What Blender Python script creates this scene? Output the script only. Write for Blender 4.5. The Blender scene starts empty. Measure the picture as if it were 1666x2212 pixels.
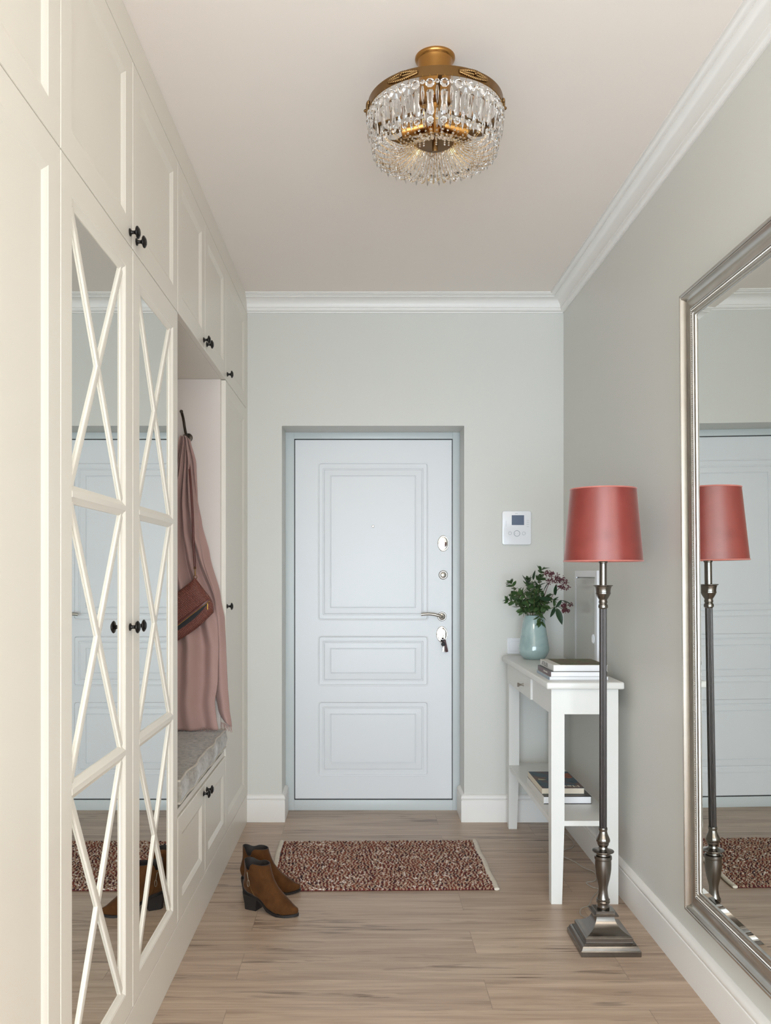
import bpy, bmesh, math, random
from math import sin, cos, pi, radians, sqrt
from mathutils import Vector, Matrix
random.seed(7)
S = bpy.context.scene
COL = S.collection

# ------------------------------------------------------------------ camera
cam_d = bpy.data.cameras.new('camera')
cam = bpy.data.objects.new('camera', cam_d); COL.objects.link(cam)
cam.location = (0, 0, 1.33)
cam.rotation_euler = (radians(90), 0, 0)
cam_d.sensor_fit = 'VERTICAL'
cam_d.sensor_height = 36
cam_d.lens = 1848 / 2212 * 36
cam_d.shift_x = 46 / 2212
cam_d.shift_y = 134 / 2212
cam_d.clip_start = 0.02
S.camera = cam

# ------------------------------------------------------------------ light
S.view_settings.view_transform = 'Standard'
S.view_settings.look = 'None'
S.view_settings.gamma = 1
S.view_settings.exposure = 0.55
W = bpy.data.worlds.new('daylight'); S.world = W; W.use_nodes = True
W.node_tree.nodes['Background'].inputs[0].default_value = (0.82, 0.92, 1.0, 1)
W.node_tree.nodes['Background'].inputs[1].default_value = 1.4
def area(name, loc, target, sx, sy, power, color):
    d = bpy.data.lights.new(name, 'AREA'); d.shape = 'RECTANGLE'; d.size = sx; d.size_y = sy
    d.energy = power; d.color = color
    o = bpy.data.objects.new(name, d); COL.objects.link(o)
    o.location = loc
    o.rotation_euler = (Vector(target) - Vector(loc)).to_track_quat('-Z', 'Y').to_euler()
    return o
area('window_light', (-0.35, -2.0, 1.0), (-0.35, 0, 1.0), 3.0, 1.8, 134, (0.72, 0.87, 1.0))
area('side_window_light', (-3.0, -1.3, 1.5), (0, -1.2, 1.5), 1.0, 2.2, 60, (0.88, 0.95, 1.0))
area('rear_warm_fill', (0.2, -1.25, 2.80), (0.2, -1.25, 0), 2.2, 1.0, 48, (1.0, 0.87, 0.74))  # warm fill added overhead behind the camera, no lamp is seen there
cy = S.cycles
cy.max_bounces = 12; cy.diffuse_bounces = 6; cy.glossy_bounces = 6; cy.transmission_bounces = 12
cy.caustics_reflective = True; cy.caustics_refractive = False
cy.sample_clamp_indirect = 6
cy.use_denoising = True

# ------------------------------------------------------------------ materials
def lin(c):
    c = c / 255
    return c / 12.92 if c <= 0.04045 else ((c + 0.055) / 1.055) ** 2.4
def rgb(r, g, b): return (lin(r), lin(g), lin(b), 1)
class NT:
    def __init__(s, name):
        s.m = bpy.data.materials.new(name); s.m.use_nodes = True
        s.t = s.m.node_tree; s.b = s.t.nodes['Principled BSDF']
    def n(s, kind, **kw):
        x = s.t.nodes.new(kind)
        for k, v in kw.items(): setattr(x, k, v)
        return x
    def l(s, a, b): s.t.links.new(a, b)
def mat(name, col, rough=0.5, metal=0.0, var=0.02, scale=6, bump=0.0, bscale=60, spec=None, **kw):
    """painted or plain surface: base colour with a slight noise variation and optional grain"""
    N = NT(name); b = N.b
    b.inputs['Roughness'].default_value = rough; b.inputs['Metallic'].default_value = metal
    if spec is not None: b.inputs['Specular IOR Level'].default_value = spec
    for k, v in kw.items(): b.inputs[k.replace('_', ' ')].default_value = v
    tc = N.n('ShaderNodeTexCoord')
    no = N.n('ShaderNodeTexNoise'); no.inputs['Scale'].default_value = scale; no.inputs['Detail'].default_value = 3
    N.l(tc.outputs['Object'], no.inputs['Vector'])
    mx = N.n('ShaderNodeMix', data_type='RGBA')
    mx.inputs[6].default_value = tuple(min(1, c * (1 - var)) for c in col[:3]) + (1,)
    mx.inputs[7].default_value = tuple(min(1, c * (1 + var)) for c in col[:3]) + (1,)
    N.l(no.outputs['Fac'], mx.inputs[0]); N.l(mx.outputs[2], b.inputs['Base Color'])
    if bump:
        n2 = N.n('ShaderNodeTexNoise'); n2.inputs['Scale'].default_value = bscale; n2.inputs['Detail'].default_value = 4
        N.l(tc.outputs['Object'], n2.inputs['Vector'])
        bp = N.n('ShaderNodeBump'); bp.inputs['Strength'].default_value = bump; bp.inputs['Distance'].default_value = 0.002
        N.l(n2.outputs['Fac'], bp.inputs['Height']); N.l(bp.outputs[0], b.inputs['Normal'])
    return N.m
M = {}
M['wall'] = mat('sage_wall_paint', rgb(213, 212, 206), 0.42, var=0.012, bump=0.04, bscale=220)
M['ceiling'] = mat('ceiling_paint', rgb(244, 235, 228), 0.7, var=0.01)
M['trim'] = mat('white_trim_paint', rgb(236, 233, 229), 0.38, var=0.008)
M['cream'] = mat('cream_cabinet_lacquer', rgb(229, 222, 211), 0.33, var=0.008)
M['inside'] = mat('pale_pink_carcass', rgb(222, 212, 205), 0.5, var=0.008)
M['white'] = mat('white_table_lacquer', rgb(222, 221, 217), 0.3, var=0.006)
M['door'] = mat('white_door_film', rgb(228, 230, 233), 0.34, var=0.006)
M['frame'] = mat('pale_grey_door_frame', rgb(206, 212, 213), 0.4, var=0.008)
M['black'] = mat('black_rubber_and_shade', rgb(22, 20, 24), 0.6)
M['chrome'] = mat('polished_chrome', rgb(225, 222, 216), 0.08, 1.0, var=0.01)
M['nickel'] = mat('brushed_nickel', rgb(178, 172, 164), 0.3, 1.0, var=0.06, scale=30)
M['pewter'] = mat('antique_pewter', rgb(122, 116, 110), 0.25, 1.0, var=0.16, scale=25)
M['pewterdark'] = mat('dark_pewter_pole', rgb(74, 69, 67), 0.32, 1.0, var=0.1, scale=25)
M['silver'] = mat('silver_leaf_frame', rgb(200, 196, 190), 0.27, 1.0, var=0.12, scale=18)
M['iron'] = mat('blackened_iron', rgb(46, 43, 42), 0.36, 0.85, var=0.1, scale=60)
M['bronze'] = mat('dark_bronze', rgb(72, 64, 56), 0.35, 0.9, var=0.1, scale=60)
M['brass'] = mat('antique_brass', rgb(178, 130, 72), 0.26, 1.0, var=0.08, scale=30)
M['brassdark'] = mat('aged_brass', rgb(128, 98, 62), 0.33, 1.0, var=0.12, scale=40)
M['gold'] = mat('gold_wire', rgb(222, 178, 96), 0.22, 1.0)
M['mirror'] = mat('mirror_glass', rgb(232, 234, 230), 0.0, 1.0, var=0.0)
def glass(name, ior=1.52, col=(1, 1, 1, 1)):
    N = NT(name); b = N.b
    b.inputs['Base Color'].default_value = col
    b.inputs['Transmission Weight'].default_value = 1; b.inputs['Roughness'].default_value = 0.0
    b.inputs['IOR'].default_value = ior
    return N.m
M['crystal'] = glass('cut_crystal', 1.54)
M['bulb'] = glass('clear_bulb_glass', 1.15)

def floor_mat():
    N = NT('oak_laminate_planks'); b = N.b
    tc = N.n('ShaderNodeTexCoord')
    br = N.n('ShaderNodeTexBrick'); br.offset = 0.37; br.offset_frequency = 2
    br.inputs['Scale'].default_value = 1; br.inputs['Brick Width'].default_value = 1.29
    br.inputs['Row Height'].default_value = 0.193; br.inputs['Mortar Size'].default_value = 0.0009
    br.inputs['Mortar Smooth'].default_value = 0.0; br.inputs['Bias'].default_value = 0
    br.inputs['Color1'].default_value = (0, 0, 0, 1); br.inputs['Color2'].default_value = (1, 1, 1, 1)
    br.inputs['Mortar'].default_value = (0.5, 0.5, 0.5, 1)
    mp0 = N.n('ShaderNodeMapping'); mp0.inputs['Location'].default_value = (0.42, 0.09, 0)
    N.l(tc.outputs['Object'], mp0.inputs['Vector']); N.l(mp0.outputs[0], br.inputs['Vector'])
    # each plank gets its own slice of grain
    sep = N.n('ShaderNodeSeparateColor'); N.l(br.outputs['Color'], sep.inputs[0])
    cmb = N.n('ShaderNodeCombineXYZ')
    mu = N.n('ShaderNodeMath', operation='MULTIPLY'); mu.inputs[1].default_value = 37
    N.l(sep.outputs[0], mu.inputs[0]); N.l(mu.outputs[0], cmb.inputs[2]); N.l(mu.outputs[0], cmb.inputs[0])
    ad = N.n('ShaderNodeVectorMath', operation='ADD')
    N.l(tc.outputs['Object'], ad.inputs[0]); N.l(cmb.outputs[0], ad.inputs[1])
    def noise(sx, sy, det, rough=0.55, dist=0.0):
        mp = N.n('ShaderNodeMapping'); mp.inputs['Scale'].default_value = (sx, sy, 1)
        N.l(ad.outputs[0], mp.inputs['Vector'])
        no = N.n('ShaderNodeTexNoise'); no.inputs['Scale'].default_value = 1; no.inputs['Detail'].default_value = det
        no.inputs['Roughness'].default_value = rough; no.inputs['Distortion'].default_value = dist
        N.l(mp.outputs[0], no.inputs['Vector']); return no
    g1 = noise(1.6, 22, 6, 0.6, 0.6); g2 = noise(4, 120, 4, 0.6); g3 = noise(1.1, 4, 2)
    cr = N.n('ShaderNodeValToRGB'); e = cr.color_ramp.elements
    e[0].position = 0.28; e[0].color = rgb(158, 134, 114); e[1].position = 0.72; e[1].color = rgb(203, 181, 160)
    N.l(g1.outputs['Fac'], cr.inputs[0])
    m1 = N.n('ShaderNodeMix', data_type='RGBA', blend_type='MULTIPLY'); m1.inputs[0].default_value = 0.5
    c2 = N.n('ShaderNodeValToRGB'); e = c2.color_ramp.elements
    e[0].position = 0.3; e[0].color = (0.66, 0.64, 0.62, 1); e[1].position = 0.65; e[1].color = (1, 1, 1, 1)
    N.l(g2.outputs['Fac'], c2.inputs[0]); N.l(cr.outputs[0], m1.inputs[6]); N.l(c2.outputs[0], m1.inputs[7])
    # long dark cracks and knots
    k = noise(3.2, 40, 4, 0.55, 1.4); kk = noise(1.9, 6, 2, 0.5)
    mm = N.n('ShaderNodeMath', operation='MULTIPLY'); N.l(k.outputs['Fac'], mm.inputs[0]); N.l(kk.outputs['Fac'], mm.inputs[1])
    c3 = N.n('ShaderNodeValToRGB'); e = c3.color_ramp.elements
    e[0].position = 0.325; e[0].color = (1, 1, 1, 1); e[1].position = 0.41; e[1].color = (0.42, 0.40, 0.40, 1)
    N.l(mm.outputs[0], c3.inputs[0])
    m2 = N.n('ShaderNodeMix', data_type='RGBA', blend_type='MULTIPLY'); m2.inputs[0].default_value = 0.9
    N.l(m1.outputs[2], m2.inputs[6]); N.l(c3.outputs[0], m2.inputs[7])
    # thin dark hairline cracks along the grain
    h = noise(1.3, 75, 2, 0.4, 0.3); hb = noise(2.2, 9, 2, 0.5)
    hm = N.n('ShaderNodeMath', operation='MULTIPLY'); N.l(h.outputs['Fac'], hm.inputs[0]); N.l(hb.outputs['Fac'], hm.inputs[1])
    c5 = N.n('ShaderNodeValToRGB'); e = c5.color_ramp.elements
    e[0].position = 0.37; e[0].color = (1, 1, 1, 1); e[1].position = 0.415; e[1].color = (0.42, 0.38, 0.36, 1)
    N.l(hm.outputs[0], c5.inputs[0])
    m5 = N.n('ShaderNodeMix', data_type='RGBA', blend_type='MULTIPLY'); m5.inputs[0].default_value = 0.85
    N.l(m2.outputs[2], m5.inputs[6]); N.l(c5.outputs[0], m5.inputs[7]); m2 = m5
    # plank to plank tone
    c4 = N.n('ShaderNodeValToRGB'); e = c4.color_ramp.elements
    e[0].color = (0.94, 0.935, 0.935, 1); e[1].color = (1.03, 1.025, 1.015, 1)
    N.l(sep.outputs[0], c4.inputs[0])
    m3 = N.n('ShaderNodeMix', data_type='RGBA', blend_type='MULTIPLY'); m3.inputs[0].default_value = 1
    N.l(m2.outputs[2], m3.inputs[6]); N.l(c4.outputs[0], m3.inputs[7])
    m4 = N.n('ShaderNodeMix', data_type='RGBA'); m4.inputs[7].default_value = rgb(92, 76, 64)
    mf = N.n('ShaderNodeMath', operation='MULTIPLY'); mf.inputs[1].default_value = 0.5
    N.l(br.outputs['Fac'], mf.inputs[0]); N.l(mf.outputs[0], m4.inputs[0]); N.l(m3.outputs[2], m4.inputs[6])
    N.l(m4.outputs[2], b.inputs['Base Color'])
    b.inputs['Roughness'].default_value = 0.38
    bp = N.n('ShaderNodeBump'); bp.inputs['Strength'].default_value = 0.12; bp.inputs['Distance'].default_value = 0.001
    N.l(g2.outputs['Fac'], bp.inputs['Height']); N.l(bp.outputs[0], b.inputs['Normal'])
    return N.m
M['floor'] = floor_mat()
def fabric(name, c1, c2, scale=(8, 8, 8), rough=0.9, sheen=0.3, bump=0.15, bscale=500, detail=5, lo=0.3, hi=0.7, tint=None):
    N = NT(name); b = N.b
    tc = N.n('ShaderNodeTexCoord'); mp = N.n('ShaderNodeMapping'); mp.inputs['Scale'].default_value = scale
    N.l(tc.outputs['Object'], mp.inputs['Vector'])
    no = N.n('ShaderNodeTexNoise'); no.inputs['Scale'].default_value = 1; no.inputs['Detail'].default_value = detail
    no.inputs['Distortion'].default_value = 0.5
    N.l(mp.outputs[0], no.inputs['Vector'])
    cr = N.n('ShaderNodeValToRGB'); e = cr.color_ramp.elements
    e[0].position = lo; e[0].color = c1; e[1].position = hi; e[1].color = c2
    N.l(no.outputs['Fac'], cr.inputs[0]); N.l(cr.outputs[0], b.inputs['Base Color'])
    b.inputs['Roughness'].default_value = rough; b.inputs['Sheen Weight'].default_value = sheen
    b.inputs['Sheen Roughness'].default_value = 0.35
    if tint: b.inputs['Sheen Tint'].default_value = tint
    b.inputs['Specular IOR Level'].default_value = 0.2
    n2 = N.n('ShaderNodeTexNoise'); n2.inputs['Scale'].default_value = bscale
    N.l(tc.outputs['Object'], n2.inputs['Vector'])
    bp = N.n('ShaderNodeBump'); bp.inputs['Strength'].default_value = bump; bp.inputs['Distance'].default_value = 0.001
    N.l(n2.outputs['Fac'], bp.inputs['Height']); N.l(bp.outputs[0], b.inputs['Normal'])
    return N.m
M['scarf'] = fabric('dusty_pink_wool', rgb(170, 139, 132), rgb(180, 148, 141), (3, 3, 3), 0.85, 0.2, 0.08, 700)
M['cushion'] = fabric('taupe_crushed_velvet', rgb(130, 122, 112), rgb(172, 164, 153), (70, 45, 70), 0.8, 0.5, 0.2, 300)
M['piping'] = fabric('pale_piping', rgb(178, 168, 154), rgb(190, 180, 166), (30, 30, 30))
M['velvet'] = fabric('coral_velvet', rgb(128, 47, 40), rgb(143, 58, 50), (9, 9, 9), 0.42, 0.35, 0.12, 500, lo=0.35, hi=0.65, tint=(1.0, 0.72, 0.66, 1))
M['shadelining'] = mat('white_shade_lining', rgb(235, 228, 222), 0.7)
M['shadetrim'] = fabric('pink_shade_trim', rgb(196, 118, 106), rgb(206, 130, 118), (20, 20, 20), 0.7, 0.4)
M['suede'] = fabric('tan_suede', rgb(70, 42, 17), rgb(90, 56, 26), (30, 30, 22), 0.92, 0.15, 0.12, 420)
M['bootlining'] = mat('dark_boot_lining', rgb(38, 32, 30), 0.7)
M['sole'] = mat('black_boot_sole', rgb(30, 26, 25), 0.5, var=0.1, scale=40)
M['rugbeige'] = fabric('rug_beige', rgb(168, 142, 120), rgb(194, 168, 146), (60, 60, 60), 0.95, 0.1)
M['rugrust'] = fabric('rug_rust', rgb(112, 60, 47), rgb(138, 80, 64), (60, 60, 60), 0.95, 0.1)
M['rugmaroon'] = fabric('rug_maroon', rgb(82, 36, 36), rgb(104, 48, 46), (60, 60, 60), 0.95, 0.1)
M['rugdark'] = fabric('rug_dark', rgb(52, 32, 38), rgb(66, 44, 50), (60, 60, 60), 0.95, 0.1)
M['rugwhite'] = fabric('rug_white', rgb(212, 198, 190), rgb(226, 214, 206), (60, 60, 60), 0.95, 0.1)
M['rugband'] = fabric('rug_binding_cotton', rgb(206, 196, 180), rgb(220, 210, 196), (60, 60, 60), 0.95, 0.1)
M['leaf'] = mat('soft_green_leaf', rgb(66, 92, 50), 0.5, var=0.3, scale=25)
M['bigleaf'] = mat('glossy_dark_leaf', rgb(34, 58, 34), 0.28, var=0.2, scale=25)
M['stem'] = mat('green_stem', rgb(96, 92, 52), 0.6, var=0.2)
M['flower'] = mat('burgundy_buds', rgb(94, 46, 54), 0.6, var=0.3, scale=80)
M['dial'] = mat('grey_dial_ring', rgb(140, 150, 160), 0.4)
M['plastic'] = mat('white_plastic', rgb(236, 237, 241), 0.16, var=0.004)
M['screen'] = mat('blue_grey_screen', rgb(92, 106, 130), 0.15, var=0.05)
M['grey'] = mat('grey_print', rgb(150, 152, 158), 0.5)
M['cord'] = mat('clear_grey_cord', rgb(166, 158, 148), 0.35)
M['pages'] = mat('white_paper', rgb(236, 235, 236), 0.7, var=0.03, scale=300)
M['cream_pages'] = mat('cream_paper', rgb(222, 210, 190), 0.7, var=0.04, scale=300)
M['ink'] = mat('black_ink', rgb(40, 36, 36), 0.5)
M['maroonspine'] = mat('maroon_spine', rgb(84, 48, 52), 0.4)
M['blackcover'] = mat('black_cover', rgb(34, 26, 28), 0.3)
M['bluespine'] = mat('grey_blue_spine', rgb(150, 164, 178), 0.4)
M['whitecover'] = mat('white_cover', rgb(214, 210, 203), 0.35)
M['offwhitetext'] = mat('off_white_print', rgb(218, 212, 196), 0.5)
M['purple'] = mat('dark_red_key_fob', rgb(74, 40, 44), 0.5)
def blotch(name, stops, scale=(9, 9, 9), rough=0.3, seed=0):
    N = NT(name); b = N.b
    tc = N.n('ShaderNodeTexCoord'); mp = N.n('ShaderNodeMapping'); mp.inputs['Scale'].default_value = scale
    mp.inputs['Location'].default_value = (seed, seed * 1.7, 0)
    N.l(tc.outputs['Object'], mp.inputs['Vector'])
    no = N.n('ShaderNodeTexNoise'); no.inputs['Scale'].default_value = 1; no.inputs['Detail'].default_value = 4
    no.inputs['Distortion'].default_value = 1.2
    N.l(mp.outputs[0], no.inputs['Vector'])
    cr = N.n('ShaderNodeValToRGB'); els = cr.color_ramp.elements
    while len(els) < len(stops): els.new(0.5)
    for e, (p, c) in zip(els, stops): e.position = p; e.color = c
    N.l(no.outputs['Fac'], cr.inputs[0]); N.l(cr.outputs[0], b.inputs['Base Color'])
    b.inputs['Roughness'].default_value = rough
    return N.m
M['gardencover'] = blotch('garden_photo_cover', [(0.3, rgb(52, 62, 44)), (0.42, rgb(98, 112, 78)), (0.5, rgb(108, 92, 78)), (0.58, rgb(96, 74, 64)), (0.7, rgb(150, 150, 134))], (14, 22, 9), 0.75)
M['tealcover'] = blotch('teal_painted_cover', [(0.3, rgb(48, 66, 78)), (0.45, rgb(80, 102, 114)), (0.53, rgb(92, 92, 100)), (0.6, rgb(126, 104, 96)), (0.72, rgb(46, 66, 76))], (9, 8, 9), 0.7)
M['orange'] = blotch('orange_painted_shape', [(0.35, rgb(120, 76, 62)), (0.6, rgb(168, 102, 78))], (20, 20, 20), 0.7)
M['vase'] = None
def vase_mat():
    N = NT('celadon_glaze'); b = N.b
    tc = N.n('ShaderNodeTexCoord'); no = N.n('ShaderNodeTexNoise'); no.inputs['Scale'].default_value = 9
    no.inputs['Detail'].default_value = 5; no.inputs['Distortion'].default_value = 1
    N.l(tc.outputs['Object'], no.inputs['Vector'])
    cr = N.n('ShaderNodeValToRGB'); e = cr.color_ramp.elements
    e[0].position = 0.3; e[0].color = rgb(148, 172, 172); e[1].position = 0.6; e[1].color = rgb(168, 190, 188)
    N.l(no.outputs['Fac'], cr.inputs[0]); N.l(cr.outputs[0], b.inputs['Base Color'])
    b.inputs['Roughness'].default_value = 0.07; b.inputs['Coat Weight'].default_value = 0.5
    return N.m
M['vase'] = vase_mat()
def weave_mat():
    N = NT('woven_brown_leather'); b = N.b
    tc = N.n('ShaderNodeTexCoord')
    mp = N.n('ShaderNodeMapping'); mp.inputs['Rotation'].default_value = (0, 0, radians(33)); mp.inputs['Scale'].default_value = (180, 205, 0.0)
    mp.inputs['Location'].default_value = (0.3, 0.2, 0.5)
    nz = N.n('ShaderNodeTexNoise'); nz.inputs['Scale'].default_value = 60; N.l(tc.outputs['Object'], nz.inputs['Vector'])
    sc_ = N.n('ShaderNodeVectorMath', operation='SCALE'); sc_.inputs['Scale'].default_value = 0.004; N.l(nz.outputs['Color'], sc_.inputs[0])
    ad = N.n('ShaderNodeVectorMath', operation='ADD'); N.l(tc.outputs['Object'], ad.inputs[0]); N.l(sc_.outputs[0], ad.inputs[1])
    N.l(ad.outputs[0], mp.inputs['Vector'])
    ck = N.n('ShaderNodeTexChecker'); ck.inputs['Scale'].default_value = 1
    ck.inputs['Color1'].default_value = (0, 0, 0, 1); ck.inputs['Color2'].default_value = (1, 1, 1, 1)
    N.l(mp.outputs[0], ck.inputs['Vector'])
    sx = N.n('ShaderNodeSeparateXYZ'); N.l(mp.outputs[0], sx.inputs[0])
    def hump(sock):
        m = N.n('ShaderNodeMath', operation='MULTIPLY'); m.inputs[1].default_value = pi; N.l(sock, m.inputs[0])
        q = N.n('ShaderNodeMath', operation='SINE'); N.l(m.outputs[0], q.inputs[0])
        q2 = N.n('ShaderNodeMath', operation='ABSOLUTE'); N.l(q.outputs[0], q2.inputs[0]); return q2.outputs[0]
    hx, hy = hump(sx.outputs[0]), hump(sx.outputs[1])
    sel = N.n('ShaderNodeMix', data_type='FLOAT'); N.l(ck.outputs['Fac'], sel.inputs[0]); N.l(hx, sel.inputs[2]); N.l(hy, sel.inputs[3])
    pr = N.n('ShaderNodeMath', operation='POWER'); pr.inputs[1].default_value = 0.6; N.l(sel.outputs[0], pr.inputs[0])
    cr = N.n('ShaderNodeValToRGB'); e = cr.color_ramp.elements
    e[0].position = 0.12; e[0].color = rgb(50, 22, 20); e[1].position = 0.85; e[1].color = rgb(128, 72, 60)  # shading put into the colour: dark creases, highlight along each strip
    N.l(pr.outputs[0], cr.inputs[0]); N.l(cr.outputs[0], b.inputs['Base Color'])
    b.inputs['Roughness'].default_value = 0.34
    bp = N.n('ShaderNodeBump'); bp.inputs['Strength'].default_value = 0.9; bp.inputs['Distance'].default_value = 0.002
    N.l(pr.outputs[0], bp.inputs['Height']); N.l(bp.outputs[0], b.inputs['Normal'])
    return N.m
M['weave'] = weave_mat()
M['leather'] = mat('smooth_brown_leather', rgb(92, 46, 40), 0.35, var=0.12, scale=30)

# ------------------------------------------------------------------ mesh helpers
def box(bm, x0, x1, y0, y1, z0, z1, bev=0.0, seg=2):
    vs = [bm.verts.new(p) for p in ((x0,y0,z0),(x1,y0,z0),(x1,y1,z0),(x0,y1,z0),(x0,y0,z1),(x1,y0,z1),(x1,y1,z1),(x0,y1,z1))]
    fs = [bm.faces.new([vs[i] for i in q]) for q in ((3,2,1,0),(4,5,6,7),(0,1,5,4),(1,2,6,5),(2,3,7,6),(3,0,4,7))]
    if bev:
        es = list({e for f in fs for e in f.edges})
        bmesh.ops.bevel(bm, geom=es, offset=bev, segments=seg, profile=0.5, affect='EDGES')
def bridge(bm, a, b, close=True):
    n = len(a)
    for i in range(n if close else n - 1):
        j = (i + 1) % n
        try: bm.faces.new((a[i], a[j], b[j], b[i]))
        except ValueError: pass
def lathe(bm, prof, seg=32, mx=None, cap=True):
    """prof: list of (radius, height) turned about z, then placed by mx"""
    mx = mx or Matrix()
    rings = []
    for r, z in prof:
        if r < 1e-6: rings.append([bm.verts.new(mx @ Vector((0, 0, z)))])
        else: rings.append([bm.verts.new(mx @ Vector((r*cos(2*pi*i/seg), r*sin(2*pi*i/seg), z))) for i in range(seg)])
    for a, b in zip(rings, rings[1:]):
        if len(a) == 1 and len(b) == 1: continue
        for i in range(seg):
            j = (i + 1) % seg
            if len(a) == 1: bm.faces.new((a[0], b[i], b[j]))
            elif len(b) == 1: bm.faces.new((a[i], a[j], b[0]))
            else: bm.faces.new((a[i], a[j], b[j], b[i]))
    if cap:
        for r in (rings[0], rings[-1]):
            if len(r) > 2: bm.faces.new(r)
def tube(bm, pts, rad, seg=8, closed=False):
    pts = [Vector(p) for p in pts]; n = len(pts)
    rads = rad if isinstance(rad, (list, tuple)) else [rad] * n
    rings = []; up = None
    for i, p in enumerate(pts):
        if closed: t = (pts[(i+1) % n] - pts[i-1])
        else: t = pts[min(i+1, n-1)] - pts[max(i-1, 0)]
        t.normalize()
        if up is None:
            up = Vector((0, 0, 1)) if abs(t.z) < 0.9 else Vector((1, 0, 0))
        a = up - t * up.dot(t)
        if a.length < 1e-5: a = t.orthogonal()
        a.normalize(); up = a
        b = t.cross(a)
        rings.append([bm.verts.new(p + (a*cos(2*pi*k/seg) + b*sin(2*pi*k/seg)) * rads[i]) for k in range(seg)])
    for a, b in zip(rings, rings[1:]): bridge(bm, a, b)
    if closed: bridge(bm, rings[-1], rings[0])
    else: bm.faces.new(rings[0][::-1]); bm.faces.new(rings[-1])
def smooth_pts(pts, n=8):
    """Catmull-Rom through the points"""
    P = [Vector(p) for p in pts]; out = []
    for i in range(len(P) - 1):
        p0, p1, p2, p3 = P[max(i-1, 0)], P[i], P[i+1], P[min(i+2, len(P)-1)]
        for k in range(n):
            t = k / n
            out.append(0.5*((2*p1) + (p2-p0)*t + (2*p0-5*p1+4*p2-p3)*t*t + (3*p1-p0-3*p2+p3)*t**3))
    out.append(P[-1]); return out
def ball(bm, c, r, u=10, v=6, sc=(1, 1, 1)):
    mx = Matrix.Translation(c) @ Matrix.Diagonal((r*sc[0], r*sc[1], r*sc[2], 1))
    bmesh.ops.create_uvsphere(bm, u_segments=u, v_segments=v, radius=1, matrix=mx)
def rrect(u0, u1, v0, v1, r=0.0, n=3):
    r = max(r, 1e-5); out = []
    for cx, cz, a in ((u1-r, v1-r, 0), (u0+r, v1-r, 90), (u0+r, v0+r, 180), (u1-r, v0+r, 270)):
        for k in range(n + 1):
            t = radians(a + 90*k/n); out.append((cx + r*cos(t), cz + r*sin(t)))
    return out
def rings_from(bm, loops, mp, fill_last=True, fill_first=False):
    """loops: list of (list of (u,v), w) -> bridged faces"""
    vs = [[bm.verts.new(mp(u, v, w)) for u, v in lp] for lp, w in loops]
    for a, b in zip(vs, vs[1:]): bridge(bm, a, b)
    if fill_last: bm.faces.new(vs[-1])
    if fill_first: bm.faces.new(vs[0][::-1])
    return vs
def rect_steps(u0, u1, v0, v1, steps, n=0):
    def r(i): return [(u0+i, v0+i), (u1-i, v0+i), (u1-i, v1-i), (u0+i, v1-i)]
    return [(r(i), w) for i, w in steps]
def sweep(bm, prof, path, side=1, closed=False):
    """prof: (offset, z) pairs; path: (x, y) polyline; offset goes to the left of travel when side=1"""
    P = [Vector((x, y)) for x, y in path]; n = len(P); rows = []
    for i in range(n):
        d = []
        if i > 0 or closed: d.append((P[i] - P[i-1]).normalized())
        if i < n-1 or closed: d.append((P[(i+1) % n] - P[i]).normalized())
        ns = [Vector((-v.y, v.x)) * side for v in d]
        if len(ns) == 1: m = ns[0]
        else:
            m = (ns[0] + ns[1]).normalized(); m = m / max(0.2, m.dot(ns[0]))
        rows.append([bm.verts.new((P[i].x + m.x*o, P[i].y + m.y*o, z)) for o, z in prof])
    for a, b in zip(rows, rows[1:]): bridge(bm, a, b)
    if closed: bridge(bm, rows[-1], rows[0])
    else: bm.faces.new(rows[0][::-1]); bm.faces.new(rows[-1])
def mesh_of(name, bm, m, smooth=True, angle=35):
    bmesh.ops.recalc_face_normals(bm, faces=bm.faces[:])
    me = bpy.data.meshes.new(name); bm.to_mesh(me); bm.free()
    for x in (m if isinstance(m, (list, tuple)) else [m]): me.materials.append(x)
    if smooth:
        me.polygons.foreach_set('use_smooth', [True] * len(me.polygons))
        me.set_sharp_from_angle(angle=radians(angle))
    return me
def obj(name, bm, m, parent=None, smooth=True, local=False, angle=35):
    """link a bmesh as ONE mesh object. Geometry is in world coordinates unless local"""
    o = bpy.data.objects.new(name, mesh_of(name, bm, m, smooth, angle) if isinstance(bm, bmesh.types.BMesh) else bm)
    COL.objects.link(o)
    if parent:
        o.parent = parent
        if not local and parent.type == 'EMPTY' and parent.parent is None:
            o.matrix_parent_inverse = parent.matrix_basis.inverted()
    return o
def tag(o, label=None, cat=None, group=None, kind=None):
    for k, v in (('label', label), ('category', cat), ('group', group), ('kind', kind)):
        if v: o[k] = v
    return o
def thing(name, label, cat, loc=(0, 0, 0), rotz=0, group=None, kind=None):
    o = bpy.data.objects.new(name, None); COL.objects.link(o); o.empty_display_size = 0.05
    o.location = loc; o.rotation_euler = (0, 0, rotz)
    return tag(o, label, cat, group, kind)
def NB(): return bmesh.new()
def kid(src, parent, loc=None, rot=None):
    """a copy of one object under a parent, sharing its mesh"""
    o = src.copy(); COL.objects.link(o); o.parent = parent
    if loc is not None: o.location = loc
    if rot is not None: o.rotation_euler = rot
    return o

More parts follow.
